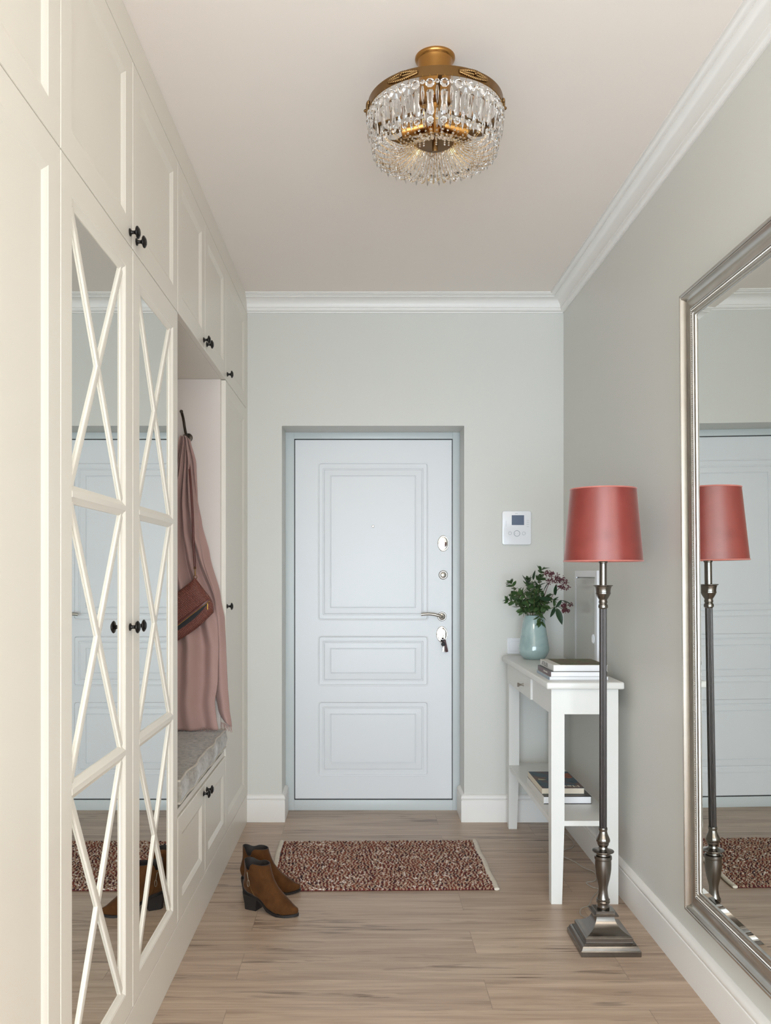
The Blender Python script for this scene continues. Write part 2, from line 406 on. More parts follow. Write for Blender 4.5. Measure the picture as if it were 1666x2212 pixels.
# ------------------------------------------------------------------ the room
XR, YB, ZC = 1.072, 4.60, 2.82        # right wall, back wall, ceiling
XF = -0.628                           # face of the fitted wardrobes
bm = NB(); box(bm, -3.2, 3.2, -2.2, 4.95, -0.1, 0.0)
tag(obj('floor', bm, M['floor'], smooth=False), 'grey-brown oak plank floor of the hallway', 'floor', kind='structure')
bm = NB(); box(bm, -3.2, 3.2, -2.2, 4.95, ZC, ZC + 0.1)
tag(obj('ceiling', bm, M['ceiling'], smooth=False), 'plain pale ceiling above the hallway', 'ceiling', kind='structure')
bm = NB()
box(bm, -1.4, -0.443, YB, 4.95, 0, ZC); box(bm, 0.538, 1.25, YB, 4.95, 0, ZC); box(bm, -0.443, 0.538, YB, 4.95, 2.127, ZC)
tag(obj('wall_back', bm, M['wall'], smooth=False), 'sage grey end wall around the recessed entrance door', 'wall', kind='structure')
bm = NB(); box(bm, XR, 1.25, -0.6, YB, 0, ZC)
tag(obj('wall_right', bm, M['wall'], smooth=False), 'sage grey side wall with the large framed mirror', 'wall', kind='structure')
bm = NB(); box(bm, -1.4, -1.25, -0.6, YB, 0, ZC)
tag(obj('wall_left', bm, M['wall'], smooth=False), 'side wall behind the cream wardrobes', 'wall', kind='structure')
bm = NB()
box(bm, 1.25, 3.2, -0.75, -0.6, 0, ZC); box(bm, 3.0, 3.2, -2.2, -0.75, 0, ZC)
tag(obj('wall_rear_right', bm, M['wall'], smooth=False), 'wall of the room behind the photographer', 'wall', kind='structure')
bm = NB()
box(bm, -3.2, -1.4, -0.75, -0.6, 0, ZC)
box(bm, -3.2, -3.0, -2.2, -1.85, 0, ZC); box(bm, -3.2, -3.0, -1.85, -0.75, 0, 0.35); box(bm, -3.2, -3.0, -1.85, -0.75, 2.65, ZC)
tag(obj('wall_rear_left', bm, M['wall'], smooth=False), 'wall with a side window in the room behind the photographer', 'wall', kind='structure')
bm = NB()
box(bm, -3.0, -1.90, -2.2, -2.05, 0, ZC); box(bm, 1.2, 3.0, -2.2, -2.05, 0, ZC)
box(bm, -1.90, 1.2, -2.2, -2.05, 0, 0.05); box(bm, -1.90, 1.2, -2.2, -2.05, 1.95, ZC)
tag(obj('wall_rear', bm, M['wall'], smooth=False), 'wall with a wide window opposite the entrance door', 'wall', kind='structure')

BASE = [(0, 0), (0.018, 0), (0.018, 0.112), (0.0175, 0.1155), (0.014, 0.117), (0.014, 0.119), (0.0165, 0.121), (0.0185, 0.126),
        (0.0185, 0.132), (0.0165, 0.138), (0.012, 0.143), (0.006, 0.147), (0, 0.148)]
bm = NB(); sweep(bm, BASE, [(XF, YB), (-0.443, YB), (-0.443, 4.795)], side=-1)
tag(obj('baseboard_back', bm, M['trim']), 'short white baseboard between the wardrobe and the entrance door', 'baseboard', kind='structure')
bm = NB(); sweep(bm, BASE, [(0.538, 4.795), (0.538, YB), (XR, YB), (XR, -0.6)], side=-1)
tag(obj('baseboard_right', bm, M['trim']), 'white baseboard running under the framed mirror', 'baseboard', kind='structure')
z = ZC
CROWN = [(0, z), (0, z-0.088), (0.006, z-0.088), (0.007, z-0.083), (0.012, z-0.081), (0.017, z-0.076), (0.020, z-0.069), (0.020, z-0.066),
         (0.024, z-0.065), (0.024, z-0.061), (0.0255, z-0.052), (0.029, z-0.042), (0.036, z-0.032), (0.045, z-0.025), (0.056, z-0.020),
         (0.064, z-0.0185), (0.064, z-0.014), (0.068, z-0.0135), (0.074, z-0.011), (0.079, z-0.0065), (0.081, z-0.005), (0.088, z-0.005), (0.088, z)]
bm = NB(); sweep(bm, CROWN, [(XF - 0.001, YB), (XR, YB), (XR, -0.6)], side=-1)
tag(obj('trim_1', bm, M['trim']), 'white crown moulding along the end wall and the mirror wall', 'crown moulding', kind='structure')

# ------------------------------------------------------------------ entrance door
dr = thing('door_1', 'white panelled entrance door with chrome locks', 'door', (0.05, 4.82, 0), kind='structure')
YF = 4.814                           # face of the door frame
bm = NB()
for a in ((-0.443, -0.394, 0, 2.127), (0.498, 0.538, 0, 2.127), (-0.394, 0.498, 2.091, 2.127), (-0.394, 0.498, 0, 0.058)):
    box(bm, a[0], a[1], YF, 4.90, a[2], a[3], 0.0015)
obj('door_frame', bm, M['frame'], dr)
bm = NB()
for a in ((-0.394, -0.3895, 0.058, 2.091), (0.494, 0.498, 0.058, 2.091), (-0.394, 0.498, 2.086, 2.091), (-0.394, 0.498, 0.058, 0.064)):
    box(bm, a[0], a[1], 4.822, 4.90, a[2], a[3])
box(bm, -0.394, 0.498, 4.875, 4.90, 0.058, 2.091)
obj('door_seal', bm, M['black'], dr, smooth=False)
YL = 4.818
mpd = lambda u, v, w: Vector((u, YL - w, v))
bm = NB()
L0, L1, L2, L3 = -0.3895, 0.494, 0.064, 2.086
outer = [bm.verts.new(mpd(u, v, 0)) for u, v in ((L0+.002, L2+.002), (L1-.002, L2+.002), (L1-.002, L3-.002), (L0+.002, L3-.002))]
edge2 = [bm.verts.new(mpd(u, v, -0.002)) for u, v in ((L0, L2), (L1, L2), (L1, L3), (L0, L3))]
backv = [bm.verts.new(mpd(u, v, -0.05)) for u, v in ((L0, L2), (L1, L2), (L1, L3), (L0, L3))]
bridge(bm, outer, edge2); bridge(bm, edge2, backv); bm.faces.new(backv)
es = [bm.edges.get((outer[i], outer[(i+1) % 4])) for i in range(4)]
for (a0, a1, b0, b1, c0, c1, d0, d1) in ((1.069, 1.959, 1.099, 1.926, 1.142, 1.883, 0, 0), (0.699, 0.983, 0.728, 0.952, 0.773, 0.910, 0, 0), (0.192, 0.613, 0.222, 0.581, 0.266, 0.540, 0, 0)):
    U = ((-0.261, 0.362), (-0.233, 0.333), (-0.189, 0.288))
    def rr(u, v0, v1, i, r): return rrect(u[0]+i, u[1]-i, v0+i, v1-i, r)
    loops = [(rr(U[0], a0, a1, 0, .016), 0), (rr(U[0], a0, a1, .003, .014), 0.0012), (rr(U[0], a0, a1, .006, .012), 0.0008), (rr(U[0], a0, a1, .0095, .009), -0.0045),
             (rr(U[1], b0, b1, -.001, .004), -0.0045), (rr(U[1], b0, b1, .003, .002), -0.0078), (rr(U[1], b0, b1, .006, .001), -0.0078), (rr(U[1], b0, b1, .0105, .0005), -0.003),
             (rr(U[2], c0, c1, -.003, .0004), -0.002), (rr(U[2], c0, c1, 0, .0003), -0.006), (rr(U[2], c0, c1, .0015, .0003), -0.006), (rr(U[2], c0, c1, .004, .0002), -0.0025)]
    vs = rings_from(bm, loops, mpd)
    n = len(vs[0]); es += [bm.edges.get((vs[0][i], vs[0][(i+1) % n])) for i in range(n)]
bmesh.ops.triangle_fill(bm, use_beauty=True, use_dissolve=False, edges=es)
obj('door_leaf', bm, M['door'], dr, angle=6)
FY = Matrix.Rotation(radians(90), 4, 'X')     # lathe axis z -> -y (towards the hall)
def at_door(x, zz): return Matrix.Translation((x, YL, zz)) @ FY
bm = NB(); lathe(bm, [(0.0, 0.006), (0.0045, 0.006), (0.0065, 0.0075), (0.0075, 0.005), (0.008, 0)], 20, at_door(0.050, 1.599), cap=False)
obj('peephole', bm, M['chrome'], dr)
def oval_plate(x, zz, name):
    bm = NB(); lathe(bm, [(0.0, 0.0075), (0.55, 0.0072), (0.80, 0.006), (0.86, 0.0052), (0.90, 0.0055), (0.97, 0.004), (1.0, 0)], 40,
                     Matrix.Translation((x, YL, zz)) @ Matrix.Diagonal((0.0325, 1, 0.046, 1)) @ FY, cap=False)
    return obj(name, bm, M['chrome'], dr)
oval_plate(0.445, 1.502, 'lock_plate')
lp = oval_plate(0.4375, 0.991, 'lock_plate')
bm = NB(); lathe(bm, [(0.0, 0.014), (0.008, 0.014), (0.0095, 0.012), (0.0095, 0.007)], 20, at_door(0.4385, 0.988)); obj('lock_cylinder', bm, M['nickel'], lp)
bm = NB(); lathe(bm, [(0, 0.011), (0.013, 0.011), (0.0165, 0.009), (0.018, 0.0055), (0.021, 0.0055), (0.0245, 0.003), (0.026, 0)], 32, at_door(0.445, 1.325), cap=False)
tt = obj('thumb_turn', bm, M['nickel'], dr)
bm = NB(); box(bm, 0.4405, 0.4495, 4.792, 4.808, 1.314, 1.336, 0.003); obj('turn_grip', bm, M['chrome'], tt)
bm = NB(); lathe(bm, [(0, 0.010), (0.015, 0.010), (0.0185, 0.008), (0.020, 0.0055), (0.0225, 0.0055), (0.0255, 0.003), (0.0265, 0)], 32, at_door(0.438, 1.091), cap=False)
hd = obj('handle', bm, M['nickel'], dr)
bm = NB()
tube(bm, smooth_pts([(0.438, 4.812, 1.091), (0.438, 4.785, 1.091), (0.434, 4.770, 1.0915), (0.415, 4.766, 1.098), (0.385, 4.766, 1.1055), (0.35, 4.766, 1.1075), (0.318, 4.767, 1.105)], 6), 0.0085, 12)
obj('handle_lever', bm, M['nickel'], hd)
# keys in the lower lock
kb = thing('key_bunch', 'bunch of keys with a dark red fob hanging from the lower lock', 'keys', (0.438, 4.79, 0.985))
bm = NB(); box(bm, 0.4345, 0.4425, 4.781, 4.806, 0.985, 0.989, 0.0006); box(bm, 0.431, 0.446, 4.766, 4.783, 0.9855, 0.9885, 0.001); obj('key_blade', bm, M['chrome'], kb)
bm = NB(); tube(bm, [(0.438 + 0.011*sin(2*pi*i/20), 4.774, 0.976 + 0.012*cos(2*pi*i/20)) for i in range(20)], 0.0011, 6, True); obj('key_ring', bm, M['chrome'], kb)
bm = NB(); lathe(bm, [(0, 0.003), (0.010, 0.003), (0.012, 0.001), (0.012, -0.001), (0.010, -0.003), (0, -0.003)], 20, Matrix.Translation((0.441, 4.768, 0.939)) @ FY, cap=False)
box(bm, 0.4385, 0.4435, 4.767, 4.769, 0.945, 0.966)
obj('key_head', bm, M['black'], kb)
bm = NB(); box(bm, 0.441, 0.447, 4.766, 4.768, 0.896, 0.930, 0.0005)
for i in range(4): box(bm, 0.438, 0.442, 4.766, 4.768, 0.898 + i*0.006, 0.901 + i*0.006)
obj('key_shaft', bm, M['chrome'], kb)
bm = NB(); box(bm, -0.008, 0.008, -0.003, 0.003, -0.072, 0.0, 0.002)
bmesh.ops.transform(bm, matrix=Matrix.Translation((0.446, 4.775, 0.965)) @ Matrix.Rotation(radians(-12), 4, 'Y'), verts=bm.verts)
obj('key_fob', bm, M['purple'], kb)

# ------------------------------------------------------------------ wardrobes
mpw = lambda u, v, w: Vector((XF + w, u, v))          # u along the run, v up, w out into the hall
G = 0.0016                                            # half a door gap
Y = [0.650, 1.209, 1.769, 2.321, 2.880, 3.374, 3.881, 4.542]
ZP, ZS, ZT = 0.152, 2.211, 2.723
def panel_door_bm(u0, u1, v0, v1, stile=0.066):
    bm = NB()
    loops = rect_steps(u0+G, u1-G, v0+G, v1-G, [(0, -0.020), (0, -0.0015), (0.0015, 0), (stile, 0), (stile+0.0015, -0.0008), (stile+0.004, -0.0015), (stile+0.018, -0.0085), (stile+0.020, -0.0085)])
    rings_from(bm, loops, mpw, True, True); return bm
bmk = NB(); lathe(bmk, [(0.0, 0), (0.0098, 0), (0.0104, 0.0015), (0.0092, 0.0032), (0.0058, 0.0042), (0.0046, 0.008), (0.0048, 0.013), (0.0075, 0.0165), (0.0150, 0.0185),
                      (0.0168, 0.0205), (0.0166, 0.0225), (0.0130, 0.0252), (0.0110, 0.0250), (0.0095, 0.0272), (0.0, 0.0292)], 24, Matrix.Rotation(radians(90), 4, 'Y'), cap=False)
knob_me = mesh_of('knob', bmk, M['iron'])
def knob(door, y, zz):
    o = bpy.data.objects.new('knob', knob_me); COL.objects.link(o); o.parent = door; o.location = (XF, y, zz)
    o['label'] = 'round blackened iron knob'
    return o
def panel_door(par, u0, u1, v0, v1, ky=None, kz=None):
    d = obj('door', panel_door_bm(u0, u1, v0, v1), M['cream'], par, angle=15)
    if ky is not None: knob(d, ky, kz)
    return d
def carcass(par, u0, u1, v0, v1, m='cream', x1=-0.6485):
    bm = NB(); box(bm, -1.235, x1, u0 + 0.0004, u1 - 0.0004, v0 + 0.0004, v1 - 0.0004); return obj('carcass', bm, M[m], par, smooth=False)
XC = -0.94
# lower row
c = thing('tall_cabinet', 'tall cream panelled cabinet nearest the camera, left of the mirrored doors', 'cabinet', (XC, 1.2, ZP))
carcass(c, Y[0], Y[2], ZP, ZS); panel_door(c, Y[0], Y[1], ZP, ZS, Y[1]-0.03, 1.185); panel_door(c, Y[1], Y[2], ZP, ZS, Y[1]+0.03, 1.185)
def mirror_door(par, u0, u1, v0, v1, ky, kz):
    st = 0.066
    bm = NB()
    loops = rect_steps(u0+G, u1-G, v0+G, v1-G, [(0, -0.022), (0, -0.0015), (0.0015, 0), (st, 0), (st+0.0015, -0.001), (st+0.004, -0.001), (st+0.007, -0.0035), (st+0.016, -0.0080), (st+0.019, -0.009), (st+0.020, -0.0125)])
    rings_from(bm, loops, mpw, False)
    d = obj('door', bm, M['cream'], par, angle=15)
    a0, a1, b0, b1 = u0+st, u1-st, v0+st, v1-st
    bm = NB(); gl = [bm.verts.new(mpw(*p)) for p in ((a0, b0, -0.011), (a1, b0, -0.011), (a1, b1, -0.011), (a0, b1, -0.011))]; bm.faces.new(gl)
    g2 = [bm.verts.new(mpw(*p)) for p in ((a0, b0, -0.019), (a1, b0, -0.019), (a1, b1, -0.019), (a0, b1, -0.019))]; bm.faces.new(g2); bridge(bm, gl, g2)
    o = obj('mirror', bm, M['mirror'], d, smooth=False); o['label'] = 'mirror glass filling the door'
    # rails and crossed glazing bars
    hh = (b1 - b0) / 3
    prof = [(-0.021, -0.0112), (-0.020, -0.0080), (-0.011, -0.0035), (-0.008, -0.001), (-0.0065, 0.0004), (0.0065, 0.0004), (0.008, -0.001), (0.011, -0.0035), (0.020, -0.0080), (0.021, -0.0112)]
    bprof = [(-0.0105, -0.0109), (-0.0103, -0.0066), (-0.0096, -0.0058), (-0.0085, -0.0055), (0.0085, -0.0055), (0.0096, -0.0058), (0.0103, -0.0066), (0.0105, -0.0109)]
    def bar(bm, p, q, pf, dz=0.0):
        p, q = Vector(p), Vector(q); t = (q - p).normalized(); nn = Vector((-t.y, t.x))
        A = [bm.verts.new(mpw(p.x + nn.x*o, p.y + nn.y*o, w + dz)) for o, w in pf]
        B = [bm.verts.new(mpw(q.x + nn.x*o, q.y + nn.y*o, w + dz)) for o, w in pf]
        bridge(bm, A, B, False); bm.faces.new(A[::-1]); bm.faces.new(B); bm.faces.new((A[0], A[-1], B[-1], B[0]))
    for k in (1, 2):
        bm = NB(); bar(bm, (a0+0.004, b0+k*hh), (a1-0.004, b0+k*hh), prof); obj('glazing_rail', bm, M['cream'], d, angle=20)
    for k in range(3):
        bm = NB(); lo, hi = b0 + k*hh + 0.020, b0 + (k+1)*hh - 0.020
        bar(bm, (a0+0.018, lo), (a1-0.018, hi), bprof); bar(bm, (a0+0.018, hi), (a1-0.018, lo), bprof, 0.0001)
        obj('crossed_bars', bm, M['cream'], d, angle=20)
    knob(d, ky, kz)
c = thing('mirrored_wardrobe', 'cream wardrobe with two mirrored doors and crossed glazing bars', 'wardrobe', (XC, 2.32, ZP))
carcass(c, Y[2], Y[4], ZP, ZS)
mirror_door(c, Y[2], Y[3], ZP, ZS, Y[3]-0.030, 1.188); mirror_door(c, Y[3], Y[4], ZP, ZS, Y[3]+0.034, 1.188)
c = thing('end_cabinet', 'tall narrow cream cabinet beside the end wall, behind the hanging scarf', 'cabinet', (XC, 4.2, ZP))
carcass(c, Y[6], Y[7], ZP, ZS, x1=-0.6485)
bm = NB(); box(bm, -1.235, -0.6495, Y[6] - 0.0185, Y[6], 0.531, ZS - 0.0005); obj('side_panel', bm, M['inside'], c, smooth=False)
panel_door(c, Y[6] , Y[7], ZP, ZS, Y[6]+0.036, 1.182)
c = thing('bench_cabinet', 'low cream bench cabinet with two doors under the grey cushion', 'cabinet', (XC, 3.38, ZP))
carcass(c, Y[4], Y[6], ZP, 0.506)
panel_door(c, Y[4], Y[5], ZP, 0.506, Y[5]-0.032, 0.472); panel_door(c, Y[5], Y[6], ZP, 0.506, Y[5]+0.034, 0.472)
bm = NB(); box(bm, -1.235, XF - 0.006, Y[4]+0.0005, Y[6]-0.0190, 0.5085, 0.5305, 0.001); obj('bench_top', bm, M['cream'], c, smooth=False)
bm = NB(); box(bm, -1.235, -1.215, Y[4]+0.0005, Y[6]-0.0190, 0.531, ZS - 0.0010); obj('back_panel', bm, M['inside'], c, smooth=False)
# upper row
U = [('top_cabinet', 'cream overhead cabinet at the upper left corner, above the plain tall doors', 0, 1, 2),
     ('top_cabinet', 'cream overhead cabinet with two black knobs above the mirrored doors', 2, 3, 4),
     ('top_cabinet', 'cream overhead cabinet above the coat niche and bench', 4, 5, 6)]
for nm, lb, i, j, k in U:
    c = thing(nm, lb, 'cabinet', (XC, Y[j], ZS), group='overhead cabinets of the wardrobe wall')
    carcass(c, Y[i], Y[k], ZS, ZT, 'cream', -0.6485)
    panel_door(c, Y[i], Y[j], ZS, ZT, Y[j]-0.030, 2.245); panel_door(c, Y[j], Y[k], ZS, ZT, Y[j]+0.036, 2.245)
c = thing('top_cabinet', 'single-door cream overhead cabinet nearest the end wall', 'cabinet', (XC, 4.2, ZS), group='overhead cabinets of the wardrobe wall')
carcass(c, Y[6], Y[7], ZS, ZT); panel_door(c, Y[6], Y[7], ZS, ZT, Y[6]+0.040, 2.245)
bm = NB(); box(bm, -0.668, XF, Y[0], Y[7], ZT + G, ZC - 0.0005, 0.001)
tag(obj('fascia_board', bm, M['cream'], smooth=False), 'long cream strip between the overhead cabinets and the ceiling', 'fascia board')
bm = NB(); box(bm, -0.66, XF, Y[7] + G, YB - 0.0005, 0.0, ZC - 0.0005, 0.0008)
tag(obj('filler_strip', bm, M['cream'], smooth=False), 'narrow upright cream strip closing the gap to the end wall', 'filler strip')
bm = NB(); box(bm, -0.66, XF + 0.0005, Y[0], Y[7], 0.0, ZP - G, 0.001)
tag(obj('plinth_board', bm, M['cream'], smooth=False), 'long cream plinth under the wardrobes along the floor', 'plinth')
bm = NB(); box(bm, -1.235, XF, Y[0] - 0.022, Y[0] - 0.0005, 0.0, ZC - 0.0005, 0.001)
tag(obj('closing_board', bm, M['cream'], smooth=False), 'cream upright panel closing the near end of the wardrobes', 'panel')

# ------------------------------------------------------------------ niche: hook, scarf, bag, cushion
YN = Y[6] - 0.0185                                 # face of the niche side panel
hk = thing('coat_hook', 'dark bronze coat hook on the niche side panel above the scarf', 'hook', (-0.797, YN, 1.945))
bm = NB(); lathe(bm, [(0, 0.006), (0.014, 0.006), (0.019, 0.004), (0.0205, 0)], 24, Matrix.Translation((-0.795, YN, 1.945)) @ FY, cap=False); obj('back_plate', bm, M['bronze'], hk)
bm = NB(); tube(bm, smooth_pts([(-0.797, YN-0.004, 1.945), (-0.799, YN-0.026, 1.955), (-0.802, YN-0.042, 1.985), (-0.805, YN-0.056, 2.020), (-0.808, YN-0.078, 2.046), (-0.808, YN-0.084, 2.048)], 6),
                 [0.008]*7 + [0.006]*14 + [0.0062]*5 + [0.0078]*5, 12); obj('hook_arm', bm, M['bronze'], hk)
bm = NB(); tube(bm, smooth_pts([(-0.797, YN-0.010, 1.938), (-0.797, YN-0.040, 1.925), (-0.797, YN-0.056, 1.932), (-0.797, YN-0.060, 1.950)], 6), 0.0062, 12); obj('lower_arm', bm, M['bronze'], hk)

def interp(tab, zz):
    if zz >= tab[0][1]: return tab[0][0]
    for (x0, z0), (x1, z1) in zip(tab, tab[1:]):
        if z1 <= zz <= z0:
            t = (z0 - zz) / (z0 - z1); t = t*t*(3-2*t)*0.5 + t*0.5
            return x0 + (x1 - x0)*t
    return tab[-1][0]
AR = [(-0.782, 1.940), (-0.769, 1.922), (-0.749, 1.82), (-0.743, 1.656), (-0.735, 1.514), (-0.712, 1.412), (-0.652, 1.208), (-0.640, 1.004), (-0.645, 0.86), (-0.660, 0.76), (-0.654, 0.70), (-0.645, 0.642)]
AL = [(-0.806, 1.940), (-0.812, 1.922), (-0.836, 1.82), (-0.875, 1.616), (-0.928, 1.208), (-0.955, 0.90), (-0.965, 0.642)]
BR = [(-0.785, 1.940), (-0.775, 1.929), (-0.750, 1.826), (-0.746, 1.661), (-0.728, 1.557), (-0.692, 1.413), (-0.641, 1.227), (-0.622, 1.123), (-0.616, 0.999), (-0.612, 0.834), (-0.606, 0.731), (-0.595, 0.642)]
BL = [(-0.800, 1.940), (-0.795, 1.929), (-0.785, 1.619), (-0.750, 1.413), (-0.702, 1.206), (-0.690, 0.999), (-0.678, 0.834), (-0.655, 0.731), (-0.622, 0.642)]
sc = thing('scarf', 'dusty pink scarf hanging from the hook down to the bench cushion', 'scarf', (-0.8, YN - 0.06, 0.64))
def drape(L, R, ybase, ns, amp, nf, ph, zb0, zb1, top=1.938, nz=110):
    bm = NB(); rows = []
    for i in range(nz + 1):
        t = i / nz; row = []
        for k in range(ns + 1):
            s = k / ns
            zb = zb0 + (zb1 - zb0)*s
            zz = top + (zb - top)*t
            x0, x1 = interp(L, zz), interp(R, zz)
            # soft folds that wander and widen downwards
            ss = s + 0.05*sin(3.1*t + ph) * sin(pi*s)
            a = amp * (0.55 + 0.45*sin(pi*min(1, t*1.1)))
            nn = nf*(1.25 - 0.45*min(1, 1.4*t))
            g_ = sin(2*pi*nn*ss + ph + 0.5*sin(3*t))
            f = g_*0.62 + 0.45*sin(2*pi*nn*0.5*ss + 2*ph + 1.2*t) + 0.22*sin(2*pi*nn*2.1*ss + 1.7*ph)*max(0, 1 - 1.6*t)
            y = ybase - a*f - 0.02*sin(pi*s)*min(1, 6*t)
            row.append(bm.verts.new((x0 + (x1-x0)*s + 0.003*sin(9*t + 5*s), y, zz)))
        rows.append(row)
    for a, b in zip(rows, rows[1:]): bridge(bm, a, b, False)
    return bm
def cloth(name, bm, th=0.0022):
    o = obj(name, bm, M['scarf'], sc, angle=180)
    md = o.modifiers.new('thickness', 'SOLIDIFY'); md.thickness = th; md.offset = 0
    return o
cloth('front_fold', drape(AL, AR, YN - 0.092, 130, 0.036, 4.2, 0.6, 0.646, 0.644))
cloth('rear_fold', drape(BL, BR, YN - 0.036, 40, 0.010, 1.6, 2.1, 0.690, 0.648))
bm = NB()
for k in range(18):
    x = -0.640 + 0.046*k/17; zt = 0.668 - 0.018*k/17
    tube(bm, [(x, YN-0.036, zt), (x+0.003*random.uniform(-1, 1.6), YN-0.038+random.uniform(-.004, .004), zt-0.016), (x+0.008*random.uniform(-.4, 1.4), YN-0.040+random.uniform(-.006, .006), zt-0.030)], [0.0011, 0.0009, 0.0004], 4)
obj('fringe', bm, M['scarf'], sc); bm = NB()
for k in range(60):
    x = -0.945 + 0.297*k/59
    tube(bm, [(x, YN-0.094, 0.655), (x+random.uniform(-.004, .004), YN-0.100+random.uniform(-.006, .006), 0.641), (x+random.uniform(-.008, .008), YN-0.112+random.uniform(-.008, .004), 0.6375)], [0.001, 0.0009, 0.0004], 4)
obj('fringe', bm, M['scarf'], sc)

# handbag: local x runs down-left along its long side, local y runs down-right along its short side
bag = thing('handbag', 'woven brown leather clutch bag with open zip hanging over the pink scarf', 'bag', (-0.733, 3.712, 1.312))
ux, uy = Vector((-0.79, 0, -0.61)).normalized(), Vector((0.61, 0, -0.79)).normalized()
uz = ux.cross(uy)
R3 = Matrix((ux, uy, uz)).transposed()
bag.rotation_euler = R3.to_euler()
LB, SB = 0.272, 0.166
def bag_out(v):                                    # right-hand (near) end of the bag is rounded at the lower corner
    return 0.0 if v < 0.10 else 0.028*((v - 0.10)/(SB-0.10))**2.2
def bag_pt(a, v, side, th=0.021):
    u0 = bag_out(v); u1 = LB - bag_out(v)
    e = min(1, (min(a, 1-a)*LB/0.05)); g = min(1, min(v, SB - v)/0.035)
    p = sqrt(max(0, 1-(1-e)**2)) * sqrt(max(0, 1-(1-g)**2))
    vv = v + 0.010*sin(pi*a)*(v/SB)**3
    return Vector((u0 + (u1-u0)*a, vv, side*(0.002 + th*p)))
sgn = 1 if uz.y < 0 else -1                        # which local z faces the hall
bm = NB(); NA, NV = 48, 30; grids = []
for side in (1, -1):
    gr = [[bm.verts.new(bag_pt(i/NA, SB*j/NV, side*sgn, 0.021 if side > 0 else 0.012)) for j in range(NV+1)] for i in range(NA+1)]
    for i in range(NA):
        for j in range(NV): bm.faces.new((gr[i][j], gr[i+1][j], gr[i+1][j+1], gr[i][j+1]))
    grids.append(gr)
def rim(g): return [g[i][0] for i in range(NA)] + [g[NA][j] for j in range(NV)] + [g[i][NV] for i in range(NA, 0, -1)] + [g[0][j] for j in range(NV, 0, -1)]
bridge(bm, rim(grids[0]), rim(grids[1]))
obj('body', bm, M['weave'], bag, local=True)
def zip_z(a, v): return bag_pt(a, v, sgn, 0.021).z
VZ = 0.117
bm = NB(); top, bot = [], []
for i in range(41):
    a = 0.03 + 0.94*i/40; gap = 0.021*sin(pi*(i/40))**0.75
    u = bag_pt(a, VZ, sgn).x
    top.append(bm.verts.new((u, VZ, zip_z(a, VZ) + sgn*0.0012))); bot.append(bm.verts.new((u, VZ + gap + 0.0005, zip_z(a, VZ + gap) + sgn*0.0012)))
bridge(bm, top, bot, False); obj('opening_shade', bm, M['black'], bag, local=True)  # flat black sheet stands in for the shade inside the open zip
bm = NB(); tl, br_ = [], []
for i in range(41):
    a = 0.015 + 0.97*i/40; u = bag_pt(a, VZ, sgn).x
    tl.append([bm.verts.new((u, VZ - 0.012 + 0.012*k/3, zip_z(a, VZ - 0.012 + 0.012*k/3) + sgn*(0.002 + 0.0016*sin(pi*k/3)))) for k in range(4)])
for a, b in zip(tl, tl[1:]): bridge(bm, a, b, False)
o = obj('zip_flap', bm, M['leather'], bag, local=True)
bm = NB(); tube(bm, [(bag_pt(0.02+0.96*i/40, VZ, sgn).x, VZ + 0.0012, zip_z(0.02+0.96*i/40, VZ) + sgn*0.0022) for i in range(41)], 0.0011, 6); obj('zip_teeth', bm, M['gold'], bag, local=True)
# zip pull hangs straight down in the world: local direction of world -z
dn = R3.inverted() @ Vector((0, 0, -1))
p0 = Vector((0.022, VZ + 0.004, zip_z(0.06, VZ) + sgn*0.004))
bm = NB(); tube(bm, [p0, p0 + dn*0.006], 0.0022, 8); tube(bm, [p0 + dn*0.006, p0 + dn*0.026], 0.0027, 8); obj('zip_pull', bm, M['gold'], bag, local=True)
bm = NB(); Ri = R3.inverted(); wo = lambda x, y, zz: Ri @ (Vector((x, y, zz)) - Vector(bag.location))
bm2 = NB(); tube(bm2, [wo(-0.733 + 0.0075*sin(2*pi*i/16), 3.712, 1.3165 + 0.0075*cos(2*pi*i/16)) for i in range(16)], 0.0014, 6, True)
tube(bm2, [wo(-0.733, 3.712, 1.323), wo(-0.734, 3.712, 1.334), wo(-0.734, 3.712, 1.352)], [0.0026, 0.0034, 0.0018], 8)
tube(bm2, [wo(-0.735 + 0.005*sin(2*pi*i/14), 3.712, 1.356 + 0.0055*cos(2*pi*i/14)) for i in range(14)], 0.0013, 6, True)
obj('swivel_clasp', bm2, M['brassdark'], bag, local=True)
sp = smooth_pts([(-0.735, 3.712, 1.353), (-0.737, 3.711, 1.40), (-0.741, 3.712, 1.47), (-0.746, 3.716, 1.60), (-0.762, 3.735, 1.78), (-0.792, 3.790, 1.928), (-0.797, 3.806, 1.938)], 6)
A, B = [], []
for p in sp:
    w = 0.0045
    A.append(bm.verts.new(wo(p.x - w, p.y - 0.0, p.z))); B.append(bm.verts.new(wo(p.x + w, p.y + 0.003, p.z)))
bridge(bm, A, B, False)
st = obj('strap', bm, M['leather'], bag, local=True)
md = st.modifiers.new('thickness', 'SOLIDIFY'); md.thickness = 0.003

